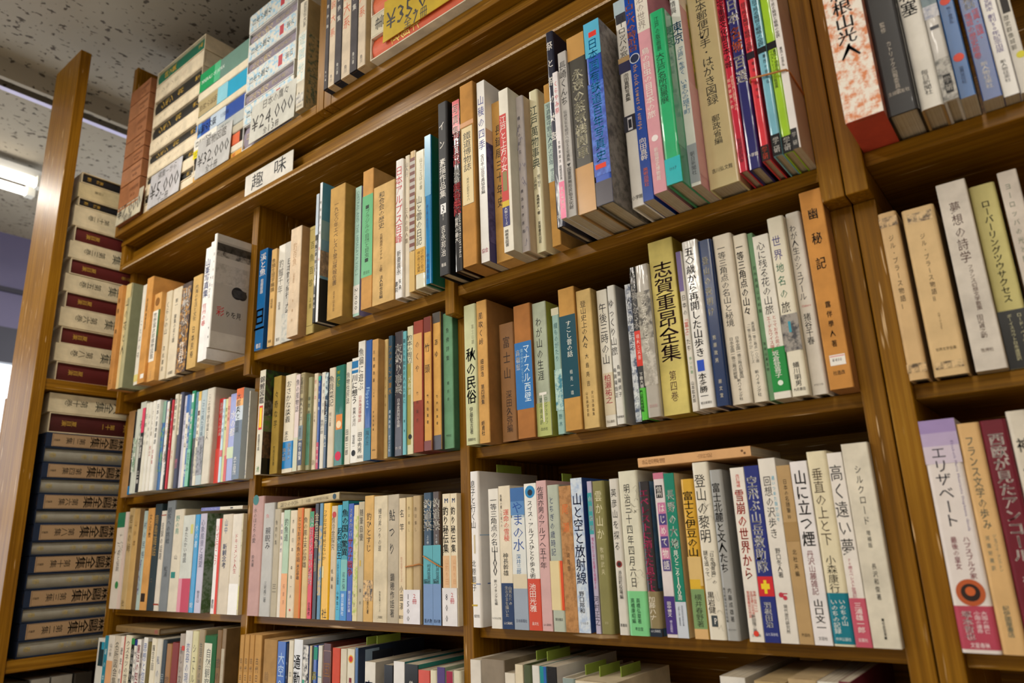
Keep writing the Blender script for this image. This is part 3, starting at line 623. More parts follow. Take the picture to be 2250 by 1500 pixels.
-1172.5 -1159.7 820.4 187.3 128|P e4d4d0|slim pale pink book with natural history title|T 魚の風物誌 3a3438 .05 .4 .5 .8; T 末広恭雄 5a6a4a .7 .9 .5 .6; P c8c8a8 .66 1
-1154.8 -1141.3 817.9 187.1 128|W b4a67c|olive grey book with black framed panels and navy foot|L 2a2a30 .02 .68; T 近藤均治 2a2a30 .04 .22 .4 .6; T 他人のアユ 2a2a30 .26 .5 .4 .6; P 7a8c94 .55 .69 0 1; T 風雲釣 2a2a30 .57 .67 .4 .5; P 24304a .7 .95; T 釣り随筆 w .72 .9 .5 .6
-1140.9 -1129.4 825.6 177.3 128|H a8a884|sage green book with darker green lower panel|P 5c9078 .4 .95; T 開閉夜叉 4a5a50 .2 .5 .5 .5; T 釣り魚 3a6a58 .6 .75 .5 .4
-1129 -1116.6 830 183.5 128|H e4d6bc|cream book with faint red marks|T 釣の本 d08070 .05 .3 .5 .5; T 中川著 8a7a60 .4 .52 .5 .3; O b8a890 .93 .4
-1116.2 -1109.4 831.2 176.6 128|W 2a52a0|slim blue book with crimson foot|T 釣り事典 d0e0f0 .05 .4 .5 .7; P c03050 .72 1; P 3aa890 .0 .05; T 釣の技 w .75 .95
-1109 -1096.2 832.5 182.3 128|H e0dcd0|off-white book with thin grey title|T 続釣の四季 8a8a8a .1 .45 .6 .4; T 魚釣の旅 6a6a6a .5 .65
-1095.8 -1086.6 831.5 179.4 128|W 24425c|slim dark blue book with wave pattern|I 24425c c8d8d8 .0 .25; T 釣り紀行 d8e4e4 .28 .55 .5 .8; T 矢口 e0e4e0 .65 .8 .5 .7; P 3a2a20 .3 .45 0 .4
-1086.2 -1067.3 832.4 186.7 128|H dbcfb8|beige worn book with brush title|T 魚貝菜記 2a2620 .08 .4 .45 .75; T 村上著 6a5a48 .45 .6 .4 .3
-1058.9 -1031.4 825.9 184.7 128|Wg 0c6a58|dark green book with yellow crab title and orange shell|T 蟹（かに） e0dc20 .05 .24 .35 .55 b; P e08838 .5 .65 .2 .85; O f0d8b0 .6 .25; O d0204a .91 .3; S e0d8b8
-1031 -1016 829 187.6 128|P e2ddcc|ivory paperback with brush title of fish|T 魚物住民誌 2a2a2a .1 .42 .4 .6; T 田郎三郎 2a2a2a .66 .92 .4 .5
-1008.8 -990.9 823.8 189.9 128|Pg ebe8de|white book with black river title and blue stripes|P 2a78b0 .03 .1; P 2a78b0 .12 .15; T 川に想う k .16 .45 .5 .8 b; T 世界の河川 k .48 .66 .5 .5; T 安芸皎一 k .74 .86 .5 .4; O 1a1a1a .91 .3
-990.5 -971.9 822.7 217.9 150|P ece8dc|white book with tall black title and red subtitle|T 魚偏に遊ぶ k .06 .42 .45 .7; T 日本海遊博物誌 b04848 .46 .68 .4 .45; T 田中秀男 k .76 .93 .45 .6; = 海鳥社 k .96 .8
-966.9 -949.2 819 214.2 150|Wg 2a5ca8|blue book with vertical Latin title and teal foot|R Flippers a8d0f0 .4 .58 .5 .6; P 2a7890 .74 1; T 海の王 1a3a48 .76 .88 .5 .5
-942.7 -926.7 813.7 209.9 150|X cda062|tan boxed book about fixed net fishing|T 定置網漁論 3a2a18 .08 .38 .35 .3; T 一木豊 3a2a18 .42 .5 .38 .15; T 宮本秀明著 3a2a18 .6 .78 .38 .18; = 恒星書房 3a2a18 .93 .5
-926.3 -916.7 827.1 209.7 150|H d8bc80|slim light tan book|T 釣の百科 8a6a38 .3 .6 .5 .4
-903.2 -893.2 815.9 209.3 150|Wg 22465c|navy-teal glossy book with gold diving title|T アクアラング潜水 e4a838 .08 .5 .5 .7 b; T 須賀次郎 d8e4e8 .62 .78 .5 .4; T ダヴィッド社 d8e4e8 .83 .96 .5 .4
-892.8 -870 820.3 214.2 150|Wg 40383c|dark purple-grey book with white brush title|T 友釣り事典 ece8e0 .1 .52 .5 .7 b; T 日本友釣同好会編 d8d4d0 .55 .78 .5 .3; = 釣の友 d0ccc8 .94 .6
-869.6 -861.3 818.7 211 150|Pg 6cb4bc|teal paperback about rock fishing|T 磯つりを始める人のために 1c3a4a .06 .6 .45 .7; T 青木 1c3a4a .7 .85 .5 .4
-860.9 -847.1 820.8 218 150|P dcd8b4|cream and olive framed book beside the teal one|P a09848 .3 .93 0 .65; T 釣本の周辺 1c1c18 .07 .3 .4 .9; T 大和書 d8d4b0 .4 .55 .4 .5; O 1a1a14 .87 .3
-839.2 -816.5 813.9 220.4 150|X 9a4636|maroon boxed book with orange-tan label|P d8a45c .1 .6 0 .88; T のくや 1c140c .14 .42 .42 .4; T 竹内始万 4a3018 .53 .8 .42 .2; P d8a45c .6 .62 0 .88; S 6c2c20
-812.7 -796.7 812.3 221.8 150|X d8a256|tan boxed book with maroon ends|P 7c3c34 0 .12; T 竹頭 1c140c .16 .48 .48 .65; T 竹内始萬著 2a1c10 .58 .82 .5 .25; P 7c3c34 .93 1; S 7c3c34
-796.3 -779.4 816.5 226.5 185|X d9a658|tan boxed book with grey ends and cursive title|P 5a5652 0 .08; T あゆ 1c140c .18 .36 .48 .5; T 竹内始萬著 2a1c10 .6 .84 .5 .2; P 56545c .9 1; S 4a4844
-779 -757.9 822.2 222.3 150|X 6c9c78|green boxed book with small black title|T 魚佛詩集 1c2a20 .1 .38 .5 .3; T 緒方昇 2a3a2c .5 .68 .5 .2; = 竹花社 2a3a2c .91 .5; S 3c6a50
@C2 144.5 second shelf of third bay
-730 -704.2 818.3 223.5 150|H cdd0a4|pale green book with flowing brush title|T 富士山麓 9a9878 .15 .3 .75 .2; T 秋の民俗 14140f .32 .72 .55 .7 b; T 伊藤堅吉著 2a2a20 .74 .93 .5 .25; = 国書新社 3a3a2c .965 .6
-703.8 -683.1 820.2 225.1 185|X d7a55e|orange tan boxed book about windy mountain pass|T 風吹く峠 k .08 .33 .42 .4; T 細田浩 k .42 .55 .45 .3; T 第四詩集 k .6 .74 .45 .3; T 紙鳶社 k .85 .95 .4 .3; S a87840
-673.6 -644 837 183.5 128|H 8c6236|brown cloth book with dark handwritten title|T 富士山 2c1c0c .1 .5 .5 .45; T 深田久弥編 2c1c0c .58 .93 .55 .35
-637.5 -606 829.9 203.6 150|X ad723a|brown boxed book with bright blue label|P 2672b8 .29 .79 0 1; T マナスル西壁 d8ecf4 .31 .74 .68 .36; T 高橋照 f0f4f4 .34 .5 .18 .22 b; T 鉄の時代のヒマラヤ 9cc8e0 .34 .6 .42 .14; S 8c5a2c
-605.6 -580.5 834.9 201.3 150|X b4bea8|sage grey boxed book with ice axe picture and lime foot|P b8c078 .76 1; T わが山の生涯 k .11 .6 .45 .42; T 望月達夫訳 3a5038 .72 .92 .33 .2; T ロングスタッフ 3a6038 .72 .92 .7 .2; P eceae0 .7 .9 .47 .55; P eceae0 .685 .705 .25 .78; = 白水社 2a3a20 .95 .5; S a4a848
-573.4 -560.2 839 187.5 128|H 9cc0b8|slim pale teal book with triangle pattern|P d8d4b8 0 .06; T 榎ものがたり 3a6a70 .12 .44 .5 .5; I 2a8098 b8d8d0 .5 .82; T 野木 4a7a80 .84 .95 .5 .4
-549.6 -521.9 823.8 207 150|X c9984f|tan boxed book with dark teal title paper|P 174c5c .2 .78; T すこし昔の話 e8ece0 .24 .5 .55 .32; T 相見一雄 d0d8d0 .58 .77 .55 .16; S a87a38
-521.5 -496.6 827.4 198.3 128|X d8b878|cream stained boxed book of mountaineering people|T 登山史上の人々 3a2c18 .08 .44 .45 .36; T 大島亮吉 2a2010 .46 .72 .48 .22; T 安川茂雄編集 6a5430 .74 .92 .68 .14; T 山岳展望会版 6a5430 .74 .92 .32 .14; S b89c60
-492.7 -476.2 837.1 194.4 128|P e7e3d6|white book with cream band and red name|T 午後三時の山 2a2a2a .1 .56 .5 .68; B ddd0b4 .62 .92; T 柏瀬祐之 b03444 .63 .84 .5 .6; = 白山書房 5a5040 .965 .75
-471.2 -458.8 829.6 194.1 128|H dedcd4|off-white book with slow travel title|S b4b2ac; T ゆっくり山旅 1c1c1c .1 .52 .42 .7; T 鳥賀陽貞子 1c1c1c .58 .82 .7 .36; T 鳥賀陽恒正 1c1c1c .6 .82 .25 .36; = 筑摩書房 2a2a2a .95 .9
-444.8 -436.3 833.5 190.6 128|W 4a5468|slim navy book with snowy mountain photo|I 3a4a6a c8ccd0 .0 1; T 火山の月と生きる 10182c .1 .5 .55 .85; T 野村貝久子 e8ecec .6 .9 .5 .7
-431.8 -422.8 825.3 209.3 150|W 2a2a2c|slim black and red volcano book with green band|T 火山に強くなる本 e8e4dc .02 .42 .5 .85 b; P d83828 .43 .66; T 噴火と災害 f0c8c0 .45 .62 .5 .5; T 下鶴大輔 e0dcd4 .7 .8 .5 .5; B 58c040 .8 1; T 火山防災用語集 143a10 .81 .95 .3 .5 b
-417.5 -398.6 814.2 204.8 150|Wg b3ada2|grey book with rocky peak photo|I 4a463e a8a294 .18 .5; I c4beb2 9a9488 .5 .8; T アンデスからヒマラヤ e4e0d4 .2 .62 .45 .4; = 白水社 c09090 .93 .6
-398.2 -363 820 233.9 185|X d9c976|thick yellow boxed book with huge brown ancient script title|T 志賀重昂全集 4e2f26 .13 .71 .52 .72 b; T 第四巻 5a3a28 .76 .93 .5 .26; S a08828
-357.8 -350.1 816.5 208.6 150|H dcd6ca|slim white book with purple top and red title|P 7a6a9c 0 .26 0 .8; T 日本の 2a2a2a .28 .42 .55 .7; T 『富士』 c83a2a .42 .56 .55 .7; T たち 2a2a2a .56 .64 .55 .7; T 歩いた会 4a9a5a .67 .78 .6 .4; T 山本鉱太郎 3a3a3a .82 .95 .5 .5
-344.7 -324.4 806.3 214.8 150|Wg e8e6e0|white book with bold black title and blue square|T 五〇歳から再開した山歩き 1a1a1e .04 .71 .45 .55 b; P 1c4cc0 .725 .79 .18 .62; T 本多勝一 1a1a1e .8 .95 .42 .5 b; = 朝日新聞社 2a2a2a .97 .7
-324 -307.2 808.1 210.6 150|Hg 14305e|navy book with white dawn climbing title|T 登山の夜明け e4dcbc .1 .48 .45 .44 b; T 熊原政男 d4ccb0 .58 .76 .45 .24; T 朋文堂 d4ccb0 .84 .96 .5 .22
-306.8 -283.1 813.9 213.3 150|H dfd6c4|cream book of triangulation peaks, wider of two|T 一等三角点の名山と秘境 2a2a28 .06 .56 .42 .4; T 日本全国一等三角点配置図 5a5a54 .62 .86 .66 .2; T 日本全国一等三角点総覧 5a5a54 .62 .86 .36 .2; T 新ハイキング社 2a2a28 .86 .98 .5 .22
-282.7 -265.8 817.7 208.4 150|H e2dac8|cream book of triangulation mountains, narrower of two|T 一等三角点の山々 1c1c1a .05 .5 .42 .48 b; T 高度順一等三角点一〇〇座 5a5a54 .54 .78 .66 .22; T 「一等三角点の山」シリーズ 5a5a54 .54 .78 .34 .22; T 新ハイキング社 2a2a28 .82 .97 .5 .26
-265.4 -258.7 821.2 207.4 150|H 6c946c|slim green book with small black title|T 武州高尾山史料集 1c3020 .2 .5 .55 .5; T 高尾山薬王院 1c3020 .66 .84 .5 .4
-258.3 -239.4 817.2 199.6 128|P e8e4d8|white book with flower travel title and green band|T 心に残る花の山旅 1c1c1c .04 .5 .45 .5; T とっておきの花の山 b8382c .51 .73 .66 .24; T エーデルワイス咲く b8382c .51 .73 .32 .24; B 0c8c3c .7 .96; T 坂倉登喜子 f0f0e8 .72 .88 .45 .4; O e0f0e0 .91 .16
-239 -219.8 817.6 217.1 150|Hg e6e0cc|tall cream book of place names with street photo|T 世界 2e2a80 .1 .26 .42 .5; T 地名の 0c6a48 .26 .48 .42 .45; T 旅 1c1c1c .48 .56 .42 .5; I 3a3a40 9a948c .56 .76; T 蟻川明男 2a2a28 .82 .95 .5 .36; = 大月書店 2a2a28 .965 .7; P 3a9ab0 .6 .66 .4 .55; C P d8d0b8 0 1
-219.4 -202.4 826.7 220.3 150|H e8e4da|white book with thin black ski title|T わが人生のシュプール 1c1c1c .07 .5 .4 .42; = Chiharu r .53 .6; T 猪谷千春 1c1c1c .57 .74 .45 .44; = マガジン社 2a2a28 .95 .6
-196.4 -171.9 810.6 233.4 185|X cd9048|tall orange tan boxed book with price sticker|T 幽秘記 141008 .06 .45 .5 .42 b; T 露伴學人著 1c140c .57 .81 .5 .22 b; P f0ece4 .84 .89 .2 .85; P d87878 .845 .849 .22 .83; = ¥400 3a3a3a .865 .42; = 社造改 2a1c0c .925 .5; S a06c34
@D2 144.5 second shelf of fourth bay
-121.8 -103.9 825 187.3 128|H d6b482|tan book with scroll ornament, slimmer of two|I 5a4630 d6b482 .03 .09; T ジル・ブラース物語Ⅰ 4a3820 .14 .6 .5 .28; I 4a3820 d6b482 .91 .96; S b89868
-99.5 -68.5 827.8 184.5 128|H d9ba88|tan book with scroll ornament, thicker of two|I 5a4630 d9ba88 .03 .09 .15 .9; T ジル・ブラース物語Ⅱ 4a3820 .16 .58 .5 .15; T ルサージュより 6a5838 .64 .74 .5 .08; = 世界文学全集 6a5838 .85 .6; I 4a3820 d9ba88 .92 .96 .1 .9; S b49462
-63.4 -36.5 830.5 203.5 150|X d8d0c4|greyish white boxed book with brown dream poetics title|T 夢想の詩学 4c2c24 .11 .45 .48 .34; T フランス幻想文学散策 5a3c34 .46 .7 .55 .17; T 田辺貞之助 4a2c24 .72 .84 .5 .2; = 牧神社 6a5a50 .9 .4; S a89470
-36.1 -12.9 847.2 197.9 128|H d8d08c|pale yellow book with black lower half|T ローバーリングツウサクセス 1c1c1c .09 .66 .5 .32 b; P 22262a .7 1; T ロード・ベーデン d8d4a8 .72 .9 .75 .16; T ボーイスカウト日本連盟訳 d8d4a8 .72 .96 .4 .16
-9.3 7.5 840.7 202.5 150|X d4cabe|white boxed book cut by right picture edge|T ヨーロッパの光と影 5a6a50 .06 .5 .4 .3
@A3 -115.5 third shelf of first bay
-1888.8 -1832.5 826 222.2 150|Pg e4dcd2|white book with green top and leaf drawing|P 2a7a58 0 .16; T 花と伝説 2a2a2a .4 .62 .4 .3; G 4a4a40 .2 .5; O 3a8a50 .76 .15; P dcc8c0 0 1 .7 1
-1832.1 -1806.6 826 229.9 185|H c2a878|olive tan book with dark title|T 信州の峠 4a3a20 .06 .45 .5 .6; = 社 4a3a20 .94 .5
-1806.2 -1779.6 826 227.3 185|H c8a468|yellowish tan book|T 山の本 6a4a28 .1 .4 .5 .4
-1779.2 -1755.3 826 224.7 150|H 6c5230|slim dark brown book|
-1754.9 -1737.9 826 219.5 150|P b0c4c0|slim pale blue book with violet picture|T 村の民俗 3a4a6a .1 .5 .6 .7; I 4a3a6a a0b0b8 .5 .85 0 .5
-1737.5 -1705.8 826 224.5 150|X d59e58|orange tan boxed book with dark seal|T 文と宗教 3a2a10 .06 .3 .5 .4; P 2a1c10 .84 .92 .1 .7
-1705.4 -1673.4 826 231.9 185|H 24343a|dark teal-black book with gold lettering|T 南島雑話 a88848 .1 .5 .4 .5; T 一一 a88848 .7 .75 .4 .5
-1673 -1650.5 826 214.9 150|H d9d2c4|slim white book with red lines|P a04030 .04 .05; T 目録の話題 3a3a3a .12 .5 .5 .5; P a04030 .93 .945
-1650.1 -1613.3 826 235.5 185|H 7c8286|grey book taller than its neighbours|T 観客への挑戦 2e3236 .06 .4 .4 .5; T 松浦 2e3236 .6 .7; S 8c9084
-1612.9 -1571.8 826 214.3 150|H d9d0bc|cream book with teal title and square|T 野の鳥 2a8a78 .06 .25 .4 .4; T 山 k .45 .5; P 1c8078 .62 .68 .15 .6; S c8bea4
-1571.4 -1522.9 826 199.3 128|P ccd0c8|pale grey-green book with pink and red foot|P c0405a .66 1 .3 1; P d890a0 .66 1 0 .3; T あたたかい地図 4a4a50 .12 .5 .35 .3; P d0cc70 .1 .2 .7 .9
-1522.5 -1502.5 826 198.9 128|Hg 2290c8|slim cyan book with small white title|T 水の書 d0e8f4 .1 .35 .5 .5; T 記 w .9 .95
-1502.1 -1473.4 826 199.5 128|Hg b9b2c4|lavender book showing green nature photo cover|S 5c7a58; T 心象風景と遠望 4a4a68 .06 .55 .5 .5; T 野見山 4a4a58 .78 .9 .5 .5; C I 4a6a3a 8a9a88 0 1
-1436.9 -1414 826 185.9 128|Pg e6e0da|white and red striped slim book|P d83a20 .0 1 .6 1; T いざ行こう r .06 .5 .3 .5; T 書院 k .85 .95 .3 .4
-1413.6 -1374.2 826 193.2 128|H d8ccb8|beige book with blue title|T 新観念考 2a4a88 .3 .55 .4 .45 b; T 山中 2a5a88 .05 .2 .4 .3; S c4b49a
-1373.8 -1340.8 826 191.8 128|P e2dacc|off-white book with red title|T ドキュメント人生 b84848 .2 .6 .5 .5; P ece8e0 .7 1
-1340.4 -1336.9 826 191.8 128|P dcd4b4|slim yellowish book with olive title|T 現代技術 5a5a28 .1 .7 .5 .7; P d8d070 .72 .95
@B3 -115.5 third shelf of second bay
-1307.3 -1267.9 826 221.9 150|H c09a94|dusty pink book at left end|S b08a84; T 水のほとりの愛 4a3a3a .1 .4 .3 .35; T 鈴木著 5a4a48 .5 .6 .3 .25; O 3a7a78 .03 .25 .3
-1267.5 -1231.3 826 207 150|H bdbcb8|pale grey book with black title|T 魚 d08080 .1 .14 .4 .3; T 親睨み k .22 .42 .5 .45; T 三宅周二著 5a5a5a .7 .88 .5 .22
-1230.9 -1209.9 826 193.9 128|H b9ae96|grey-beige book with sparse title|T 魚釣り集 4a4434 .1 .35 .4 .3; T 三一 4a4434 .7 .8
-1209.5 -1200 826 186.5 128|P e2dacd|slim white book with violet title|T 人間味の釣 6a5a80 .1 .4 .5 .6
-1199.6 -1181.3 826 190.2 128|P b3cdb4|mint green book with orange foot|T 釣魚道 2a3a30 .08 .3 .5 .6; P e09a50 .6 1; T 石黒沢 8a5020 .68 .9 .5 .3
-1180.9 -1158 826 188.3 128|H e0d2b8|cream book with spaced small characters|T 水産日本 4a4030 .06 .42 .5 .25; T 森田一夫 4a4030 .5 .85 .5 .2; O c85040 .93 .1
-1157.6 -1139.5 826 191.6 128|P cf8f48|tan and orange book with prized fish title|P d8661c .0 1 .75 1; T とっておきの魚の話 3a2410 .08 .5 .4 .55; T 末広恭雄 3a2410 .52 .66 .4 .5
-1139.1 -1120.4 826 189.6 128|H d9bd88|cream tan book on fish and climate|T 魚の風土末広恭雄 3a2a18 .08 .55 .4 .55; S b82838
-1120 -1107.4 826 183.3 128|Pg d21e34|red book with green top and white title|P 1c8a50 .0 .15; T 魚の目ききと買い方研究 f4ecec .05 .7 .5 .8 b; T 企画社 1c1010 .85 .97 .5 .5
-1107 -1092.1 826 196.3 128|Hg 201e1e|black book with silver rock trout title|T 金色岩魚 c8b48c .08 .4 .5 .7; T 小田淳 c8b48c .48 .6 .4 .4
-1091.7 -1082.8 826 196.2 128|P 6a94b4|slim blue sea photo book|I 4a84b0 c8a868 .2 .8
-1082.4 -1059.7 826 195.6 128|Hg e8b21c|bright yellow book about blowfish|T フグはなぜ毒で死なないか 3a2c10 .06 .5 .3 .4; = 社 2a2a20 .95 .6; P e8d8a0 .55 .65 .1 .3
-1059.3 -1041.4 826 189.4 128|H d2c2a6|beige book with red seal|T 魚冷金探究 5a4c3c .1 .4 .4 .5; O c03a3a .08 .3; T 佐藤著 5a4c3c .55 .75 .4 .3
-1041 -1029.4 826 189.9 128|Pg 2ea2c4|cyan book with large black survival title|T 起死回生 12202c .2 .48 .55 .9 b; T これからの日本漁業 12202c .5 .7 .4 .5; T 小野信二 12202c .75 .92 .45 .4
-1029 -1012.4 826 195.8 128|Pg 1c8c9c|teal book with black title of fish kingdom|T 魚の国の驚異 101c20 .07 .47 .5 .9 b; P 6cb4ac .5 .76; T 岩井保 14282c .6 .75 .5 .4; P 1c7cc4 .76 1; T 朝日新聞社 e0ecf4 .78 .96 .4 .4
-1012 -997.7 826 190.5 128|Pg 1848a8|blue book on the two hundred mile fish war|T 200カイリ w .04 .3 .5 .8 b; T サカナ戦争 e8502c .3 .63 .5 .85 b; T 朝日新聞社編 d8e0f0 .75 .93 .5 .4
-997.3 -985.1 826 187.3 128|Pg d9cc9c|cream paperback with yellow-green marks|T とな釣人 2a2a1c .15 .35 .4 .6; I a8b840 d9cc9c .1 .95; T 矢治 2a2a1c .75 .9 .4 .4
-984.7 -970.3 826 192.1 128|P c0b498|worn grey tan book of essays|T 随筆自優 3a342c .06 .34 .5 .6; P d8b020 .5 .55 .3 .5; T 橋本 6a6050 .7 .9 .5 .3
-969.9 -946.5 826 200.9 150|X d9b170|tan boxed book with ink painting and brush title|T 釣ひとすじ 2a2010 .14 .46 .5 .5; I 3a3024 d9b170 .68 .84; T 行方七郎万著 2a2010 .74 .94 .5 .2
-946.1 -912.4 826 198.5 128|X ddd0b4|cream boxed book with typeset author and title|T 緒方昇つりの道 4a4438 .1 .45 .45 .22; T 釣魚名著シリーズ 6a6450 .76 .92 .5 .12; = 二見書房 3a3428 .96 .4
-912 -885.3 826 198.6 128|X bfb4a0|greyish boxed book with black brush characters|T 鮎つり 14120e .1 .5 .4 .5; T 鏑穂作話著 1c1814 .62 .96 .45 .34
-884.9 -869.9 826 191.5 128|P e0cdaa|pinkish cream book about fine rods|T 名竿 1c1410 .07 .3 .45 .6; T 釣り文学シリーズ c08a70 .48 .68 .4 .3; T 小田淳 1c1410 .7 .9 .4 .5; = 叢文社 k .95 .9
-869.5 -854.3 826 191.9 128|H d0b988|tan book, left of pair behind white 1,500 slip|T 釣は愉し 7a6840 .06 .3 .5 .25
-853.9 -835.7 826 193 128|H b8a078|darker tan book, right of pair behind slip|T 釣は愉し 6a5838 .08 .3 .4 .25; S 8a7a54
-829.8 -810 826 196 128|Hg 1c3a50|navy book with white fishing pastime title, first volume|P 4aa0ac .41 1; P 6a8ab8 .7 1; T 釣道楽 f0ece0 .05 .3 .5 .85 b; T 上の巻 c8d0d4 .33 .4 .5 .25; T 村井弦斎著 14242c .55 .7 .6 .4; T 編 14242c .66 .7 .25 .4; = 新人物 1c2a48 .97 .8; S 14303c
-809.6 -792.7 826 196.3 128|Hg 4c3a2c|brown book with white fishing pastime title, second volume|P 4aa0ac .41 1; P 6a8ab8 .7 1; T 釣道楽 f0ece0 .05 .3 .5 .85 b; T 下の巻 c8d0d4 .33 .4 .5 .25; T 村井弦斎著 14242c .55 .7 .6 .4; T 編 14242c .66 .7 .25 .4; = 新人物 1c2a48 .97 .8; S 3a2c1c
-788 -771.5 826 191.6 128|P e4d8bc|cream paperback with blue M and secret fishing title, left copy|T M 1a5a9a .03 .08 .5 .6 b; T 釣り秘伝集 1c1c1c .1 .46 .4 .65 b; P dcb488 .48 .72 0 .8; T 山釣り田 c89060 .5 .7 .5 .4
-771.1 -757.9 826 191.2 128|P e6dabe|cream paperback with blue M and secret fishing title, right copy|T M 1a5a9a .03 .08 .5 .6 b; T 釣り秘伝集 1c1c1c .1 .46 .4 .65 b; P dcb488 .48 .72 0 .8; T 山釣り田 c89060 .5 .7 .5 .4
@C3 -115.5 third shelf of third bay
-730.7 -713.3 826 220.7 150|Hg eae6e2|white book with coloured ropes and pulled-out cover|S d8d4d0; T 息子と行く山 1c1c1c .06 .38 .35 .5; T 北原節子 2a2a2a .58 .78 .3 .4; P c8b890 .42 .54 .35 .5; P d0a830 .725 .73 0 .5; P 3a5a98 .73 .735 .5 1; P c8a838 .86 .87 .0 .6; = 恒文社 k .93 .6; C P b8b0a8 .12 .35 .7 1; C P 8ab0d0 .42 .425 0 1; C P 2a6aa0 .55 .58 .2 .24; C P 3a5a98 .73 .736 .1 1; C P 28488c .84 .86 .5 1
-695 -675.7 826 192.2 128|P e8e4da|white book with black title ending in 100|T 一等三角点の名山 1c1c1c .06 .47 .5 .6; = 1 k .49 .18; = 0 k .545 .45; = 0 k .6 .45; T 新ハイキング社編 1c1c1c .66 .84 .5 .5; = ハイキング社 k .93 .85
-675.3 -653.7 826 194.8 128|P e4d9c2|cream book with red snow ridge title and navy foot|T 高橋の著した友への 3a3430 .06 .3 .2 .16; T 運命の雪稜 d85040 .17 .4 .6 .45; T 神長幹雄 2a2a28 .48 .64 .45 .42; B 12305c .69 1; T 山男たちの w .71 .84 .75 .26 b; T 生きざまを描いた w .71 .92 .45 .26 b; = 山と溪谷社 w .96 .7
-653.3 -628.8 826 190.4 128|Hg b8cad8|book fading from blue sky to cream to grey with blue title|P 3a6aa8 0 .1; P 5a8ac0 .1 .2; P dde0dc .22 .62; P d8ccb0 .62 .72; P 98a4b4 .72 1; T やまの水 1c4ea0 .1 .46 .5 .75; T 深井三郎 2a70a8 .48 .62 .45 .36; = 日本新聞社 2a3a58 .94 .8
-628.4 -606.8 826 194.6 128|P ecebe4|white book with blue animal emblem and orange-red foot|O 2a88c0 .06 .4; O 1c2430 .065 .2; T スイス・アルプスひとり歩き術 1c1c1c .12 .66 .45 .5; B cf4a30 .66 1; T 池田光雅 f4ece4 .69 .88 .4 .5; = 晶文社 f0e8e0 .955 .5
-606.4 -589.4 826 197 128|P d3abaa|pale pink book with black Alps title|T 佐貫亦男のアルプへ五十年 1c1416 .04 .6 .4 .6; = 山と溪谷社 2a2022 .96 .75
-589 -568.4 826 189.6 128|H b4bcac|grey-green book with cream and orange lower panel|T とちぎの歳時記 2a3a68 .08 .5 .35 .35; P e0cfa0 .53 .86 0 .7; P e0a868 .53 .86 .7 .8; P d84c20 .53 .86 .8 1; = 落合書店 k .92 .6
-568 -548.6 826 186.7 128|H a8753a|mottled brown book with orange title|I 9a6a34 b8844a .0 1; T 尾瀬 d86a28 .1 .36 .45 .5; T 川崎隆章 4a3218 .42 .6 .5 .25
-548.2 -530.5 826 195.6 128|Pg b4c4dc|sky blue book with huge navy radiation title|I a8bcd8 d0dae4 .0 1; T 山と空と放射線 14285c .1 .7 .5 .8 b; T 野口邦和 1c1c28 .74 .88 .4 .42 b; = リベルタ k .94 .7; S 2c4c88
-522.5 -515.3 826 189.7 128|P b8b0c8|slim lavender book with teal top|P 3a9aa0 .08 .36 0 .9; T 山書散策 e4f0ec .09 .35 .5 .7 b; T 埋もれた山の名著を発掘する b83878 .38 .72 .5 .5; T 河村正之 2a2a38 .76 .95 .5 .9
-514.9 -497 826 189.1 128|H 84804c|olive book with pale mountain-or-cloud title|T 雲か山か d8d0ac .06 .4 .5 .55; T 牧野武夫 ccc4a0 .44 .63 .5 .28; S 6c6838; = 叢書 b8b088 .93 .3
-488.7 -474.8 826 190 128|H d6d2c8|off-white slim book with red round emblem|T 英彦山を探る 1c1c1c .06 .48 .45 .55; O 8a3028 .56 .3; O 2a1414 .56 .18; T 添田町役場編 1c1c1c .6 .78 .5 .35; = 葦書房 k .94 .7
-474.4 -446.5 826 198.2 128|H dad7c2|wide ivory book with brush date title and mint foot|G b8b4a0 .05 .74; T 明治三十四年四月六日 1c1c18 .08 .72 .42 .3; B 7ccc8c .74 1; T 高橋弘章著 1c4a30 .78 .93 .55 .18; T 高橋康昭編 1c4a30 .78 .93 .28 .18; = 考古堂 1c3a28 .96 .4
-446.1 -430.1 826 183 128|W 221c20|black book with hot pink title and khaki band|T エベレストに消えた息子よ e03c78 .05 .73 .45 .7 b; B 8a7c58 .72 .95; T 加藤ハナ e4dcc8 .75 .9 .4 .5; P 1c2838 .95 1; = 山と溪谷社 e0e4e8 .965 .8; S 2a5070; C I 2a5a80 4a6a80 0 .7
-423.8 -410 826 192 128|P ddd4d4|slim white book with pink and purple letter blocks|P c87890 0 .04; P 2a2228 .08 .16 .15 .8; T 信州 w .085 .155 .48 .5; P c878a0 .19 .26 .2 .95; P 4a3c80 .26 .33 .2 .95; P c878a0 .33 .4 .2 .95; P 4a3c80 .4 .47 .2 .95; P c878a0 .47 .54 .2 .95; P 4a3c80 .54 .61 .2 .95; T はじめて物語 w .19 .61 .57 .55; P 44307c .76 .98; T 田中博文 w .79 .88 .45 .45; T 郷土出版社 e0d8f0 .9 .97 .5 .35
-409.6 -395.8 826 190.2 128|P 0c8068|green book with white title and pale blue foot|T 長野の大地 f0f0e8 .1 .48 .5 .65 b; T 見どころ f0f0e8 .48 .64 .5 .45; = 1 w .665 .15; = 0 w .7 .4; = 0 w .735 .4; T 選 w .75 .78 .5 .4; P c8d0dc .79 1; T 地学団体研究会長野支部編 2a3a58 .81 .93 .6 .24; T 「長野の大地」編集委員会 2a3a58 .81 .93 .3 .24; S d8c8a0
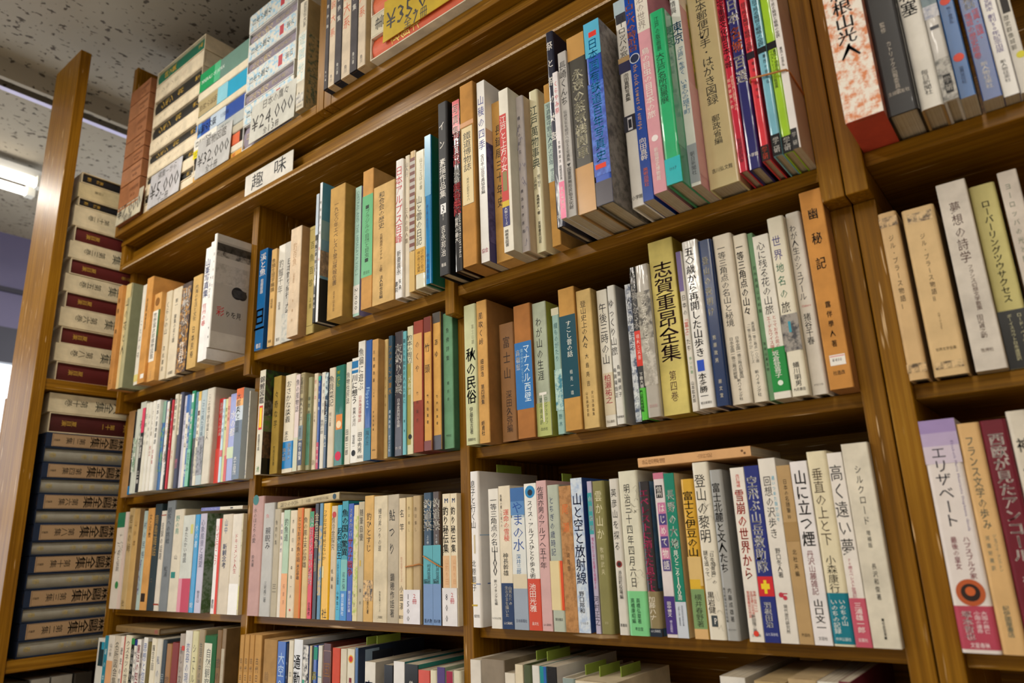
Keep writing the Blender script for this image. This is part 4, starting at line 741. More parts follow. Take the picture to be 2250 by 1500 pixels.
-388.1 -371.6 826 181.2 128|W d8a830|yellow ochre book with painted hills and black title|T 富士と伊豆の山々 1c1808 .08 .56 .5 .75 b; P d8b878 .5 .68; P d8b030 .64 .72 0 .8; P 7c9c68 .7 .94; T 横井春野著 1c2010 .73 .93 .5 .6; P d8b078 .94 1
-371.2 -350.5 826 199.6 128|Hg e3ddcc|cream book with grey plant drawing and black dawn title|G c8c4b4 .2 .95; T 登山の黎明 1c1c18 .07 .47 .42 .62; T 「日本風景論」の 1c1c18 .5 .7 .66 .26; T 謎を追って 1c1c18 .51 .66 .3 .26; T 黒岩健 1c1c18 .74 .86 .35 .4; P 3a4448 .87 .93 .25 .6; = P w .9 .2
-350.1 -334.9 826 189 128|Hg a3a4a2|grey book with black brush Fuji title|T 富士北麓と文人たち 141414 .08 .62 .45 .62 b; T 内藤成雄著 1c1c1c .7 .9 .6 .28; T 毎日新聞社甲府支局編 2a2a2a .7 .9 .2 .16; = ぎょうせい k .94 .6; S 8a8a86
-324 -307.5 826 189.1 128|P e8e2d8|white book with red avalanche title|T 改訂増補 d04838 .04 .12 .5 .4; T 雪崩の世界から d83c28 .13 .66 .48 .6 b; T 雪崩の世界NOW c85040 .72 .84 .7 .2; T 全国主要山岳地帯の c85040 .72 .87 .48 .2; T 雪崩遭難発生地図 c85040 .72 .87 .25 .2; T 新田隆三著 2a2a2a .85 .95 .45 .3; = 古今書院 k .965 .6; O d83c28 .955 .18
-307.1 -290.1 826 189.6 128|Pg 24307c|navy book with white title and yellow cross on red square|T 空飛ぶ山岳救助隊 f0f0ec .06 .62 .45 .65 b; P d02c34 .64 .75; P ecd028 .68 .71 .2 .75; P ecd028 .66 .735 .38 .57; T 羽根田治 f0f0ec .78 .92 .45 .45 b; = 山と溪谷社 d8dcec .955 .8
-289.7 -270.4 826 196.3 128|P e4dfd6|white book with pink berry sprig and small cyan line|T 回想の沢歩き 1c1c1c .1 .45 .4 .42; T 通いつめた我が山々 3aa8c8 .1 .36 .75 .18; T 野口冬人著 1c1c1c .5 .66 .48 .28; O c03848 .75 .14 .35; O c03848 .765 .12 .55; P c03848 .74 .746 .3 .7; T 現代旅行研究所 2a2a2a .8 .95 .5 .2
-270 -255 826 186.7 128|P b89868|tan paperback with brown tape patch|T 日本の名随筆 2a2010 .08 .28 .5 .28; = 10 2a2010 .3 .25; P a88858 .33 .44; T 北杜夫編 2a2010 .48 .64 .5 .28; = 作品社 2a2010 .95 .6
-254.6 -236.2 826 189.6 128|P e8e4e4|white book with heavy black title and maroon subtitle|T 山に立つ煙 161616 .05 .48 .5 .68 b; T 丹沢山麓雑記 7a2c34 .5 .74 .45 .36; T 山口文一 161616 .76 .93 .5 .5 b; = 文芸社 k .965 .5
-235.8 -214.5 826 198.5 128|H e2d8b8|cream book with brown title and teal band|T 垂直の上と下 4a3c28 .09 .5 .42 .5; T 小森康行 2a2418 .55 .74 .45 .44; B 10788c .74 .99; T いのちの山 e8f0ec .77 .9 .68 .3; T いのちの記録 e8f0ec .77 .94 .3 .3; = 中央公論社 d8e8e8 .965 .7
-214.1 -198.8 826 195 128|P e8e2da|white book with brush dream title and rose band|T 高く遠い夢 161616 .06 .55 .45 .8; T 70歳エベレスト登頂記 b05068 .56 .76 .4 .26; B c4586c .76 1; T 三浦雄一郎 f4ece8 .78 .93 .5 .5; = 双葉社 f0e4e4 .965 .6
-198.4 -171.9 826 202.9 150|X ddd6c4|wide cream boxed book with torn silk road title|T シルクロード 1c1c18 .11 .42 .5 .24; T 増補版 3a3a34 .44 .53 .5 .14; T 長沢和俊著 1c1c18 .6 .78 .5 .16; T ■校倉選書■ 2a2a24 .86 .96 .5 .1; S c4bca8
@D3 -115.5 third shelf of fourth bay
-121.4 -89.7 826 217.4 150|Hg e2dad6|thick white book with purple top and round eagle crest|P a08cc0 0 .06; P b8a8cc .06 .12; P d0c4d4 .12 .2; T エリザベート 1c1c2c .12 .48 .4 .4; R Elisabeth_Marie_Henriette_Stephanie_Gisela 5a4a8a .1 .5 .82 .09; T 最後の皇女 7a2438 .52 .66 .35 .16; T ハプスブルク家 7a2438 .52 .7 .68 .18; O b8582c .755 .38 .52; O 2a1c18 .755 .25 .52; O c8602c .75 .13 .52; B b4475c .81 .985; T 塚本哲也 f4e8e8 .83 .95 .3 .3 b; T 大国の興亡 f0dce0 .83 .92 .75 .15; T 小国の運命 f0dce0 .83 .92 .57 .15; = 文藝春秋 f0dce0 .968 .5
-89.3 -69.8 826 210.7 150|H d8b078|tan book with green French literature title|T フランス文学の歩み 2a4a4a .06 .48 .45 .36; T ジョフリイ・ブリアトン 4a6a68 .5 .66 .65 .16; T 河盛好蔵訳 4a6a68 .5 .66 .35 .16; T 紀伊國屋書店 3a5a58 .8 .93 .5 .26
-69.4 -47.5 826 211.1 150|Hg 6c1c2c|maroon book with heavy white title|T 西欧が見たアンコール ece4dc .06 .62 .5 .55 b; T 石澤良昭 d8ccc8 .68 .8 .5 .3
-47.1 -29.7 826 217.3 150|H d8d0c0|white book with black traveller title, cut by picture edge|T 神の旅人 1c1c1c .1 .5 .5 .55 b
@A4 -375.5 bottom shelf of first bay
-1877.7 -1844.2 806 197.7 128|Pg dfe0dc|white book with lake photo panel|P 1c3a44 .04 .3 .25 1; P 2a98b8 .04 .12 .6 1
-1843.8 -1826.1 806 204.1 150|Pg 2a8ca8|slim teal book|T 湖の本 d0e8e8 .1 .5 .5 .5
-1825.7 -1796.4 806 205.9 150|Pg e4ded4|white and peach book|P e8b080 .26 1; T 山の家 5a5a5a .08 .22
-1796 -1765.2 806 206.1 150|H d0c6b4|beige book with wavy top|T 名所図会集 4a4640 .06 .5 .5 .6
-1764.8 -1743.9 806 206.5 150|P e4dcd0|slim white book with red edge|P c03a28 0 1 .8 1; T 歴史の旅 4a4a4a .1 .5 .4 .5
-1743.5 -1714.7 806 209.3 150|H e0d8c0|cream book with katakana title|T クズネツの世界 3a2a28 .05 .5 .5 .6
-1714.3 -1699.4 806 204 150|Pg 1c2420|slim black and green book|P 2c8a48 0 .06; T 中国の文化 w .1 .5 .5 .7 b
-1699 -1687.2 806 201.9 150|Pg 20307c|slim navy-topped white book|P e4e0d8 .06 1; T MKO物語 2a2a3a .1 .5 .5 .7 b
-1686.8 -1670.4 806 203.4 150|P e4e0da|slim white book with crimson title|T 憲法の知識 b82840 .05 .5 .5 .8 b
-1670 -1659.3 806 202.3 150|H 9a9490|slim grey book|T 思想史 3a3634 .1 .4
-1658.9 -1641.4 806 208.3 150|P e4e2dc|slim white book with blue title|T 思想と信仰 24509c .05 .5 .5 .8
-1641 -1625 806 200 150|H 6a5c28|plain olive book|
-1624.6 -1601.3 806 208 150|H ded6c0|cream book with king title|T 羅生王国 3a342c .06 .3 .5 .5
-1600.9 -1577.8 806 208.2 150|H cfcabc|ribbed off-white book with blue dog title|T 私の犬 4a5a80 .14 .5 .5 .5
-1577.4 -1559.5 806 206.6 150|H 344048|slate book|T 民俗誌 8a9498 .3 .6
-1559.1 -1537.7 806 200.4 150|H 9c7044|brown book with rounded top|T 旅の本 5a3c20 .3 .6
-1537.3 -1509.5 806 204 150|H 7c2a24|dark red book|
-1509.1 -1487.3 806 221.8 150|H a89c90|grey-mauve book|T 新しい文学 4a4044 .1 .5 .5 .5; P c83a2a .1 .14 .5 1
-1486.9 -1460.7 806 228.7 185|P d8d4cc|white book with blue script|T 変容の現在 5a6a98 .1 .5 .5 .5
-1460.3 -1437 806 228.9 185|H d2cca0|ivory book with black title|T シュトルム 2a2a24 .1 .5 .5 .5
-1436.6 -1413.4 806 232.4 185|H 9c8a6c|grey-brown book|T 生活の中の習俗 3a4a40 .1 .5 .5 .4
-1413 -1370.5 806 222.4 150|X 246038|green boxed book with white label|P d8d4c0 .06 1 0 .65; T 自然観察者 2a342c .1 .5 .4 .4; S 246038
-1370.1 -1351.5 806 234.1 185|H 7a5a30|brown book beside the green one|T 旅の日 4a3418 .2 .5
-1351.1 -1338.9 806 237.3 185|X 8c7860|grey cardboard boxed book with paper label|P b4a890 .15 1 0 .8; T 風土記 a08c70 .2 .5 .4 .4; S 6a5430
@B4 -375.5 bottom shelf of second bay
-1293.1 -1280.1 808 228.3 185|X b78c50|tan boxed book on ancient Japan, first of four|T 古代日本の交通 4a3820 .16 .6 .5 .5
-1279.7 -1264.9 809 228.8 185|X ba8e50|tan boxed book on ancient Japan, second of four|T 古代日本の交通 4a3820 .16 .6 .5 .5
-1264.5 -1250.3 810 229.3 185|X b88b4e|tan boxed book on ancient Japan, third of four|T 古代日本の交通 4a3820 .16 .6 .5 .5
-1249.9 -1228.3 811 229.8 185|X bb8f52|tan boxed book on ancient Japan, fourth of four|T 古代日本の交通 4a3820 .16 .6 .45 .4
-1222.1 -1181.9 812 223.7 150|X a8824e|broad light brown wrapped book with torn corner|T 輪西 8a6a3c .2 .5 .3 .3
-1181.5 -1157.5 813 221.9 150|Pg 1c58b0|blue book with white sky challenge title|T 大空への挑戦 b8d0e8 .08 .62 .5 .7
-1157.1 -1151.6 814 219.7 150|H 242840|slim midnight blue book|T 昭和鉄道 8a94b0 .1 .5 .5 .6
-1151.2 -1138.3 815 224.5 150|P dcd4c0|cream book with local line title|T ローカル線へ 6a6a64 .2 .7 .5 .5
-1137.9 -1113.1 816 227 185|Pg d8dadc|white book with large black commuter train title|T 通勤電車 1c1c1c .1 .58 .4 .7 b
-1112.7 -1097.9 817 218.6 150|W 1c1c1c|black and white patterned book|I 1c1c1c d8d4cc 0 1; P 3a9a80 .25 .4 0 .4
-1097.5 -1090.4 818 218 150|P c8bc98|slim beige and blue book|P 2a4a98 .0 1 0 .2; P 1c1c1c .45 1
-1090 -1075.6 819 218.7 150|Wg 16489c|blue and black book with yellow railway title|P 1c1c1c 0 1 0 .3; P 1c8a70 .01 .1 .3 1; T 高速鉄道 e8d820 .16 .6 .5 .7 b
-1075.2 -1064.8 820 219.3 150|P d9d8d0|white book with teal lines|P 3a9aa0 .22 .225; P 3a9aa0 .32 .325; T 鉄道旅客 2a3a38 .36 .7 .5 .5
-1064.4 -1040.4 821 223.3 150|Hg 4c1a14|dark maroon book with gold frame|L c09080 .05 1; T 国鉄史 8a5a20 .1 .6
-1040 -1020.3 822 217.5 150|P cc4a30|orange-red book with white title|T 中央線 f0e0d8 .2 .75 .4 .5
-1019.9 -1004.5 823 216.8 150|P d4ccb8|cream book with brush Tokyo title|T 東京繁昌 4a443c .2 .7 .5 .5
-1004.1 -986.3 824 217.5 150|P dcd6c4|cream book with red and yellow round emblem|O e0b030 .07 .35; O c83028 .07 .25; P 7c1c28 .2 .5 .3 .65; T 各地の鉄道 f0e0d0 .22 .48 .48 .3
-985.9 -978.8 825 219.7 150|Pg 4a6a98|blue train photo book with cover facing right|S 303a50; C P 8aa0b8 .02 .1 .1 .3; C P 2a2f3a .04 .1 .2 .5; C P 7a2a30 .1 .17 .4 1; C = JRパーフェクト d8c8a0 .13 .5 .72
-962.8 -937.8 826 200.4 150|P e0dcd2|white book with navy Tokyo title|S d0c8ba; T 東京 16285c .06 .6 .4 .7 b
-918.6 -898.6 827 198.4 128|Pg 1c1c1e|black book with white and yellow panel|P e4e0d8 .2 .32 .1 .9; T 新版 1c1c1c .2 .32 .5 .7; P e8e090 .33 1 .05 .95; T 鉄道 2a2a1c .36 .8 .5 .7
-898.2 -873.9 828 204.8 150|Pg e2e0de|white book with black near-future title|T 近未来の w .0 .01; T 近未来 1c1c1c .2 .8 .6 .55; T 鉄道自動 c84040 .2 .8 .22 .25; S 2a7a80
-873.5 -844.2 828 202.5 150|Pg 201e1c|black book with yellow title|T 鉄道公団 d8d4cc .1 .45 .5 .3; T 海 e8dc20 .5 .9 .5 .8 b; S 2c8a80
-843.8 -820.3 828 196.1 128|P d05a50|coral red book with black title|T 私鉄 1c1010 .2 .9 .4 .5
-819.9 -805.2 828 197.1 128|H dcd6bc|cream book with small blue title|T 青い道 3a8ab0 .4 .9 .4 .3
-804.8 -789.1 828 202.5 150|P 54407c|purple book with white title|T 埼京線 d8d0e4 .2 .9 .5 .6; S 94a890
-785.5 -773.2 828 198.2 128|P dcd8d0|white book with maroon stripe|P 9a1c3c .0 .1; T 鉄道 3a3a3a .2 .9 .4 .5
-772.8 -757.9 828 199.7 128|H d4d0b8|cream worn book beside the divider|
@C4 -375.5 bottom shelf of third bay
-719.2 -699.9 806 220.8 150|P dcd6cc|white book with red Alps title|T アルプス c03830 .1 .7 .4 .6
-699.5 -658.4 806 223.2 150|X 8c8070|thick grey cardboard boxed book|S 7c705c
-658 -640.7 806 208.3 150|P dcd4c4|white book with black katakana, lower than neighbours|T スキー 1c1c1c .3 .9 .4 .5
-640.3 -627 806 219.6 150|P dcd0b4|cream book with pink hot spring title|T 温泉 d04868 .2 .9 .5 .8 b
-626.6 -612.4 806 219.9 150|H 4c5638|olive green book with pale title|T 中高年 ccd0b8 .3 .9 .5 .6
-612 -600.3 806 220.2 150|P dcdad4|white book with hiragana title|T ちょっと 1c1c1c .3 .9 .4 .5; S d0ccc0
-599.9 -589.3 806 219.9 150|Pg 1c8c90|teal and blue slim book|P 2a60b0 0 1 .6 1; T 北アルプス 14282c .3 .9 .3 .5
-588.9 -573.2 806 220.6 150|Pg 1c1c1e|black spined book with white cover|T 千山 e0dcd8 .4 1 .4 .6; S d8d4d0
-565.7 -546.3 806 208.7 150|H 8c9c98|grey-teal book just above picture edge|S d8d0c0
-545.9 -491.9 806 207.1 150|X d8ccb4|wide cream boxed book just above picture edge|S c8b898
-355 -326.7 806 226.1 185|P dcd8d0|torn white book on dim bottom shelf|S c8c4b8
-317.3 -285.3 806 224 150|X b49c70|dull tan boxed book near right of bottom shelf|
-281.2 -252.1 806 228.9 185|X b8a078|pale tan boxed book with stapled lid|
-251.7 -231.4 806 228.6 185|P d8d4c8|white paperback near right of bottom shelf|
-231 -219.8 806 230.1 185|P 6c2030|dark red book at right end of bottom shelf|
'''
rows = []; cur = None
for ln in DATA.strip().split('\n'):
    if ln[0] == '@':
        a = ln[1:].split(' ', 2); cur = (a[0], float(a[1]) / 1000, a[2], []); rows.append(cur)
    else:
        g, kc, look, deco = ln.split('|', 3); cur[3].append(([float(v) / 1000 for v in g.split()], *kc.split(), look, deco))
def fit(s):
    w_ = s.split()
    return ' '.join(w_[:16])
looks = {}
for r in rows:
    for bk in r[3]: looks[bk[3]] = looks.get(bk[3], 0) + 1
def short(look):
    w_ = look.replace(',', '').split()
    for i, q in enumerate(w_):
        if q in ('book', 'paperback'): return ' '.join(w_[max(0, i - 2):i + 1])
    return ' '.join(w_[:3])
seen = set()
for key, z, phrase, bks in rows:
    for i, (g, kind, col, look, deco) in enumerate(bks):
        x0, x1, y, h, D = g
        root = make_book(kind, col, x1 - x0, h, D, deco, upright((x0 + x1) / 2, y, z + .0003 + CZ))
        lab = fit(look + ', ' + phrase)
        if lab in seen or len(look.split()) < 5: lab = fit(look + ' right of ' + short(bks[i - 1][3]) + ', ' + phrase) if i else lab
        seen.add(lab)
        tag(root, lab, 'book', 'books on the ' + phrase)

# ------------------------------------------------------------------ stacks on the top ledge: (name, x right, spine y, length, depth, group) and their items from the bottom up
def stack(xr, y, L_, D, bounds, items, group, wob=.002, gap=.0006):
    rg = random.Random(len(items))
    for (z0, z1), (kind, col, look, deco) in zip(zip(bounds, bounds[1:]), items):
        dx = rg.uniform(-wob, wob); dy = rg.uniform(0, wob)
        root = make_book(kind, col, z1 - z0 - gap, L_, D, deco, lying(xr + dx, y + dy, (z0 + z1) / 2))
        tag(root, look, 'book', group)
LZ = .8529
gr = 'brown boxed books at the left end of the ledge'
n = ['lowest', 'second lowest', 'third lowest', 'fourth lowest', 'fourth highest', 'third highest', 'second highest', 'topmost']
stack(-1.789, .745, .1142, .105, [LZ, .903, .966, 1.0175, 1.057, 1.101, 1.171, 1.2205, 1.2675],
      [('X', ('a8714a', 'a66e48', 'ad7650', 'a46c46')[i % 4], f'brown boxed book, {n[i]} of the stack behind the 7,000 yen card', 'S 96603c; T 全集鑑賞 7a4c30 .5 .95 .62 .22; T 第' + '一二三四五六七八'[i] + '巻 7a4c30 .58 .8 .3 .2') for i in range(8)], gr, .0004, .0025)
gr = 'cream slipcases in the stack behind the 5,000 yen card'
zs = [1.276 - (1.297 - v) * 1.0 for v in (1.297, 1.252, 1.206, 1.158, 1.128, 1.084, 1.046, 1.012, .980, .953, .926, .898, .8739)][::-1]
zs[0] = LZ
it = []
nm = ['lowest', 'second lowest', 'third lowest', 'fourth lowest', 'fifth lowest', 'sixth lowest', 'sixth highest', 'fifth highest', 'fourth highest', 'third highest', 'second highest', 'topmost']
for i in range(12):
    q = '一二三四五六七八九十百千'[i]
    if i == 11: it.append(('O', '1c6a50', 'cream slipcase with dark green spine, topmost of the tall cream stack', f'S e2d2b4; P d8b04a .09 .1; T 詩文集 d8b04a .14 .4 .5 .5; T {q}巻 d8b04a .86 .96 .5 .5'))
    elif i % 2: it.append(('O', '26241f', f'cream slipcase with black gold-lettered spine, {nm[i]} of tall stack', f'S e2d2b4; P d8b04a .09 .1; T シモン d8b04a .13 .4 .5 .55; P d8b04a .44 .45; T 句作 d8b04a .5 .62 .5 .5; T 第{q} d8b04a .86 .96 .5 .5'))
    else: it.append(('X', 'e4d5b8', f'plain cream back of a slipcase, {nm[i]} of tall cream stack', f'T シモン{q} a89878 .12 .5 .5 .3; T 三三 c0a890 .55 .65 .5 .3'))
stack(-1.531, .7565, .247, .17, zs, it, gr)
gr = 'thin hardbacks in the stack behind the 32,000 yen card'
bl = [('P', 'd8a040', 'orange-yellow paperback, lowest of the blue and green hardback stack', 'T 図鑑 c04a20 .6 .9 .5 .6'),
      ('H', 'd9d0bc', 'cream book, second lowest of the blue and green hardback stack', 'S d9d0bc'),
      ('H', 'd0623a', 'dark backed book with orange spine panel above the 32,000 yen card', 'P 24201c 0 .1; P 24201c .9 1; S 24201c'),
      ('H', 'b9b09a', 'beige book with yellow end in the blue and green hardback stack', 'P e8d820 0 .3; T 日本の地形鉱物 2a2a20 .02 .55 .5 .7'),
      ('H', 'a9aeac', 'silver grey book with mineral title in hardback stack', 'P e4e2d8 0 .45; T 日本鉱物誌 2a2a2a .03 .35 .5 .75 b; T 上巻大正 5a5a58 .5 .7 .5 .4; S e0dcc8'),
      ('Hg', '2e4e9c', 'blue book fading to white with black title in stack', 'P 5a8ac8 0 .12; P b8c8d8 .3 .6; T 鉱物の分類 14203c .04 .42 .5 .75 b; T 三省堂 2a3a6a .5 .66 .5 .4; S 242426'),
      ('H', 'd8ccb0', 'cream book between the two blue books of the stack', 'S d8ccb0'),
      ('Hg', '2aa0c8', 'cyan book with brown and white title end in stack', 'P b0a078 0 .4; T 世界の鉱物 4a3a20 .04 .4 .5 .8; P 8ac8d8 .4 .6; S 1c4a48'),
      ('H', 'ddd2b8', 'cream book, second highest of the blue and green hardback stack', 'S d8ccb0'),
      ('Hg', '6a8c80', 'grey-green book, topmost of the blue and green hardback stack', 'P 1c9a5c 0 .3; P 58b888 .3 .42; R MINERALS_OF_JAPAN e0e8e0 .04 .5 .5 .5; S 4a5a58')]
stack(-1.316, .757, .224, .165, [LZ, .868, .888, .918, .940, .972, 1.012, 1.032, 1.078, 1.103, 1.158], bl, gr)
gr = 'picture slipcases in the stack behind the 24,000 yen card'
nm = ['lowest', 'second lowest', 'third lowest', 'fourth lowest', 'fourth highest', 'third highest', 'second highest', 'topmost']
lv = []
for i in range(8):
    q = '一二三四五六七八'[i]
    if i % 2 == 0: lv.append(('O', '8c8290', f'white slipcase with silver-lilac spine, {nm[i]} of the white picture stack', f'S dcdcd8; T 日本の鷹々 c8b890 .06 .5 .5 .7; T 原色写真{q} b8ac90 .55 .9 .5 .4'))
    else: lv.append(('X', 'dcd9ce', f'white slipcase back with blue sprinkles, {nm[i]} of white picture stack', f'I 8cc0dc dcd9ce .02 .98; T 日本の鷹々 14140f .06 .48 .5 .72; P b83a44 .66 .74 .2 .8; T 第{q} 4a4a44 .8 .95 .5 .4'))
stack(-1.132, .7535, .186, .16, [LZ, .915, .964, 1.0, 1.046, 1.082, 1.124, 1.158, 1.207], lv, gr)
rt = make_book('X', 'd8d0bc', .026, .262, .17, 'I b8ccc8 d8d0bc .3 .75; T 民芸伝大系 3a3a38 .02 .26 .7 .4; T 遊園地 9ab4b0 .3 .7 .5 .7; T 人 2a2a28 .84 .9 .4 .5; I 6a6a6a c8c4b8 .86 .94; = 東京書房 8a8880 .97 .7; S a89468', upright(-1.091, .742, LZ + CZ))
tag(rt, 'upright boxed book with painted side, left of the ledge divider', 'book')
b = MB(); F = Face(b, .16, .255, lambda x, z, l: (l, .087 + x, z))
F.rect(picture('5a6a58', 'b09a6c'), .3, 1, .02, .98); F.column('ス', 'a8302c', .12, .26, .45, .6, True); F.column('リル', '4a4a44', .02, .1, .3, .2)
o = b.build('side_picture', rt); o.location = (.0131, -.004, 0)
xs = [-1.0042, -.992, -.973, -.953, -.927, -.906, -.884]
gr = 'grey and cream boxed set on the right ledge'
for i in range(6):
    dk = i % 2 == 0; q = ('first', 'second', 'third')[i // 2]
    root = make_book('X', '524e50' if dk else 'dccbb2', xs[i + 1] - xs[i] - .0005, .262, .19,
        ('T 作品散歩集 e4e0d4 .05 .5 .5 .5; T 角川書 d0ccc0 .84 .94 .5 .3; S 26242a' if dk else 'T 小説大系 d0643c .1 .6 .5 .75; T 角川 5a5048 .9 .97 .5 .3; S c8ac80'),
        upright((xs[i] + xs[i + 1]) / 2, .7345 + .001 * (i % 2), LZ + CZ))
    tag(root, f'dark grey boxed book, {q} dark one from the ledge divider' if dk else f'cream boxed book with orange title, {q} cream one from the ledge divider', 'book', gr)
gr = 'orange and white slipcases behind the yellow 35,000 yen card'
og = [('O', 'd0572e', 'slipcase with orange picture spine, lowest behind the yellow price card', 'S ddd2ba; I e88a40 c8442a .03 .97; T 葛飾北 e8c860 .2 .5 .5 .7'),
      ('X', 'd4cbb2', 'white slipcase with brush title, middle behind the yellow price card', 'T 書巻 1c1a14 .04 .3 .5 .6; T 美術全集 1c1a14 .5 .95 .5 .4'),
      ('O', 'd4683c', 'slipcase with orange picture spine, upper behind the yellow price card', 'S e0d6c0; I e09a58 cc5838 .03 .97; T 葛飾北 e8c860 .2 .5 .5 .7'),
      ('X', 'd8ceb4', 'white slipcase, topmost behind the yellow price card', 'T 書巻 1c1a14 .04 .3 .5 .6')]
stack(-.618, .737, .252, .185, [LZ, .902, .948, .998, 1.045], og, gr)
b = MB(); F = Face(b, .24, .17, lambda x, z, l: (x, .006 + z, -l)); F.row('人大宝山田八', '2c2820', .72, .96)
rw = b.build('bottom_lettering', None)
rw.parent = [o for o in C.objects if o.get('label', '').startswith('slipcase with orange picture spine, lowest')][0]
rw.matrix_parent_inverse = Matrix.Identity(4); rw.matrix_local = basis((0, 0, -1), (0, 1, 0), (1, 0, 0), (-.0242, 0, .126))

# ------------------------------------------------------------------ stacks in the side bookcase, spines towards the room
def side_stack(zs, items, group, y0=.657, L_=.222, D=.148, x=-1.945):
    rg = random.Random(3)
    for (z1, z0), it in zip(zs, items):
        kind, col, look, deco, dy = it
        root = make_book(kind, col, z1 - z0 - .0005, L_, D, deco, side_lying(x - rg.uniform(0, .002), y0 + dy, (z0 + z1) / 2))
        tag(root, look, 'book', group)
s1 = [1.001, .9705, .9275, .9025, .8445, .8015, .754, .711, .6625, .6195, .5685, .525, .478, .4288]
nums = ['', '', '', '十二', '', '三', '', '五', '', '六', '', '八', '', '']
it = []; place = ['topmost', 'second from the top', 'third from the top', 'fourth from the top', 'fifth from the top', 'sixth from the top', 'seventh from the top', 'eighth from the top', 'ninth from the top', 'fifth from the shelf', 'fourth from the shelf', 'third from the shelf', 'second from the shelf']
place = ['topmost', 'second from top', 'third from top', 'fourth from top', 'fifth from top', 'sixth from top', 'seventh from top', 'sixth from shelf', 'fifth from shelf', 'fourth from shelf', 'third from shelf', 'second from shelf', 'lowest']
for i in range(13):
    if i in (0, 2): it.append(('O', '1c1c20', f'cream slipcase with black spine, {place[i]} of upper left stack', 'S d6c7a4; T 全集 c8a040 .03 .22 .5 .6; T 漱石 c8a040 .76 .84 .5 .6; T 新 c8a040 .9 .95 .5 .5', .006))
    elif i == 1: it.append(('X', 'cfc096', 'plain tan slipcase back between two black spines, upper left stack', 'T 三笠書 5a5038 .72 .82 .4 .3', .002))
    elif i == 12 or i % 2 == 0: it.append(('O', '5a1c1a', f'slipcase with maroon gold-lettered spine, {place[i]} of upper left stack', 'S d8c9a8; T 全集 c8a040 .05 .2 .5 .5; T 第三巻 c8a040 .3 .42 .5 .35; T 夏目漱 c8a040 .72 .88 .5 .5', .007))
    else: it.append(('X', 'd8cbaa', f'cream slipcase back with volume number, {place[i]} of upper left stack', f'T 近代大全集 26302a .02 .52 .5 .6; T 第{nums[i] or "九"}巻 3a3a30 .6 .84 .45 .36', -.001))
side_stack(list(zip(s1, s1[1:])), it, 'boxed set in the upper left side stack')
s2 = [.398, .3495, .3005, .265, .2275, .191, .154, .117, .0845, .045, .0125, -.0275, -.063, -.102, -.1345, -.1725, -.2085]
it = []
p2 = ['highest', 'second highest', 'third highest', 'fourth highest', 'fourth lowest', 'third lowest', 'second lowest', 'lowest']
for i in range(16):
    if i == 0: it.append(('X', 'd8cbaa', 'cream slipcase back, topmost of the lower left stack', 'T 谷崎大全集 26302a .02 .52 .5 .6; T 第十巻 3a3a30 .6 .84 .45 .36', -.001))
    elif i == 1: it.append(('O', '4a1a18', 'slipcase with maroon spine in lower left stack under the cream one', 'S d8c9a8; T 全集 c8a040 .05 .2 .5 .5; T 第十一 c8a040 .3 .46 .5 .35; T 夏目漱 c8a040 .72 .88 .5 .5', .005))
    elif i % 2 == 0:
        q = '二二四六八十三二'[i // 2]; it.append(('X', '22304a', f'navy slipcase with brush-lettered tan label, {p2[i // 2 - 1] if i < 16 else ""} label in lower left stack'.replace('  ', ' '), f'P a98c6a .0 .94 .06 .94; L 3a2c20 .0 .93; T 三森鷗全集 14100c .04 .55 .5 .72 b; T 第{q}集 14100c .6 .8 .5 .45; T 新潮社 3a3020 .86 .92 .5 .3; S 1c2a42', .004))
    else: it.append(('O', '9a978a', f'navy slipcase with pale grey cloth spine, {p2[(i - 3) // 2]} grey spine in lower left stack', 'S 1c2a42; T 鷗外全集 b8a468 .04 .36 .5 .45; T 第一巻 b8a468 .44 .62 .5 .4; T 春 b8a468 .88 .95 .5 .4', .003))
side_stack(list(zip(s2, s2[1:])), it, 'boxed set in the lower left side stack', y0=.659)
# uprights on the shelf below
yy = [.650, .700, .742, .790, .835]
up = [('H', '1c1a16', 'black book with gold brush character under the lower left stack', 'N 吾 b89a48 .0 .3 .5 .8'), ('X', 'aaa8a0', 'pale grey boxed book, first beside the black one, under lower left stack', ''),
      ('X', 'a4a29a', 'pale grey boxed book, second from the black one, under lower left stack', ''), ('H', '3a352e', 'dark book at the corner end under lower left stack', '')]
for (ya, yb), (kind, col, look, deco) in zip(zip(yy, yy[1:]), up):
    rt = make_book(kind, col, yb - ya - .004, .262, .145, deco, side_upright(-1.95, (ya + yb) / 2, -.5195)); tag(rt, look, 'book', 'upright books under the lower left stack')

# ------------------------------------------------------------------ books lying across the tops of rows
def flat_book(kind, col, t, L_, D, deco, x, y, z, rz, look, pitch=0):
    mm = Matrix.Translation((x, y, z + CZ)) @ Matrix.Rotation(R(rz), 4, 'Z') @ Matrix.Rotation(R(pitch), 4, 'Y') @ basis((0, 0, 1), (0, 1, 0), (-1, 0, 0), (0, 0, 0))
    rt = make_book(kind, col, t, L_, D, deco, mm); tag(rt, look, 'book', 'books lying across the tops of rows'); return rt
flat_book('P', 'd9a873', .0118, .147, .105, 'T 武信濃譜 8a6038 .04 .26 .5 .5; T 山行記 8a6038 .55 .68 .5 .4; O 6a4828 .93 .12 .6; O 6a4828 .95 .12 .35; S c8945c', -.2963, .826, .0914, 0, 'tan paperback lying on top of the mountain books of the third bay')
flat_book('H', 'c2b28c', .0140, .184, .128, 'T 鮎づり文学 7a6c4c .05 .36 .5 .6; T 一 7a6c4c .4 .44; T 北野 7a6c4c .48 .56 .5 .4; T 佐藤惣之助 8a7c5c .6 .84 .5 .4; O 2a4a5c .93 .35; S b4a27c', -1.0386, .826, .0912, 0, 'beige book lying tilted across the fishing books of the second bay', -2)
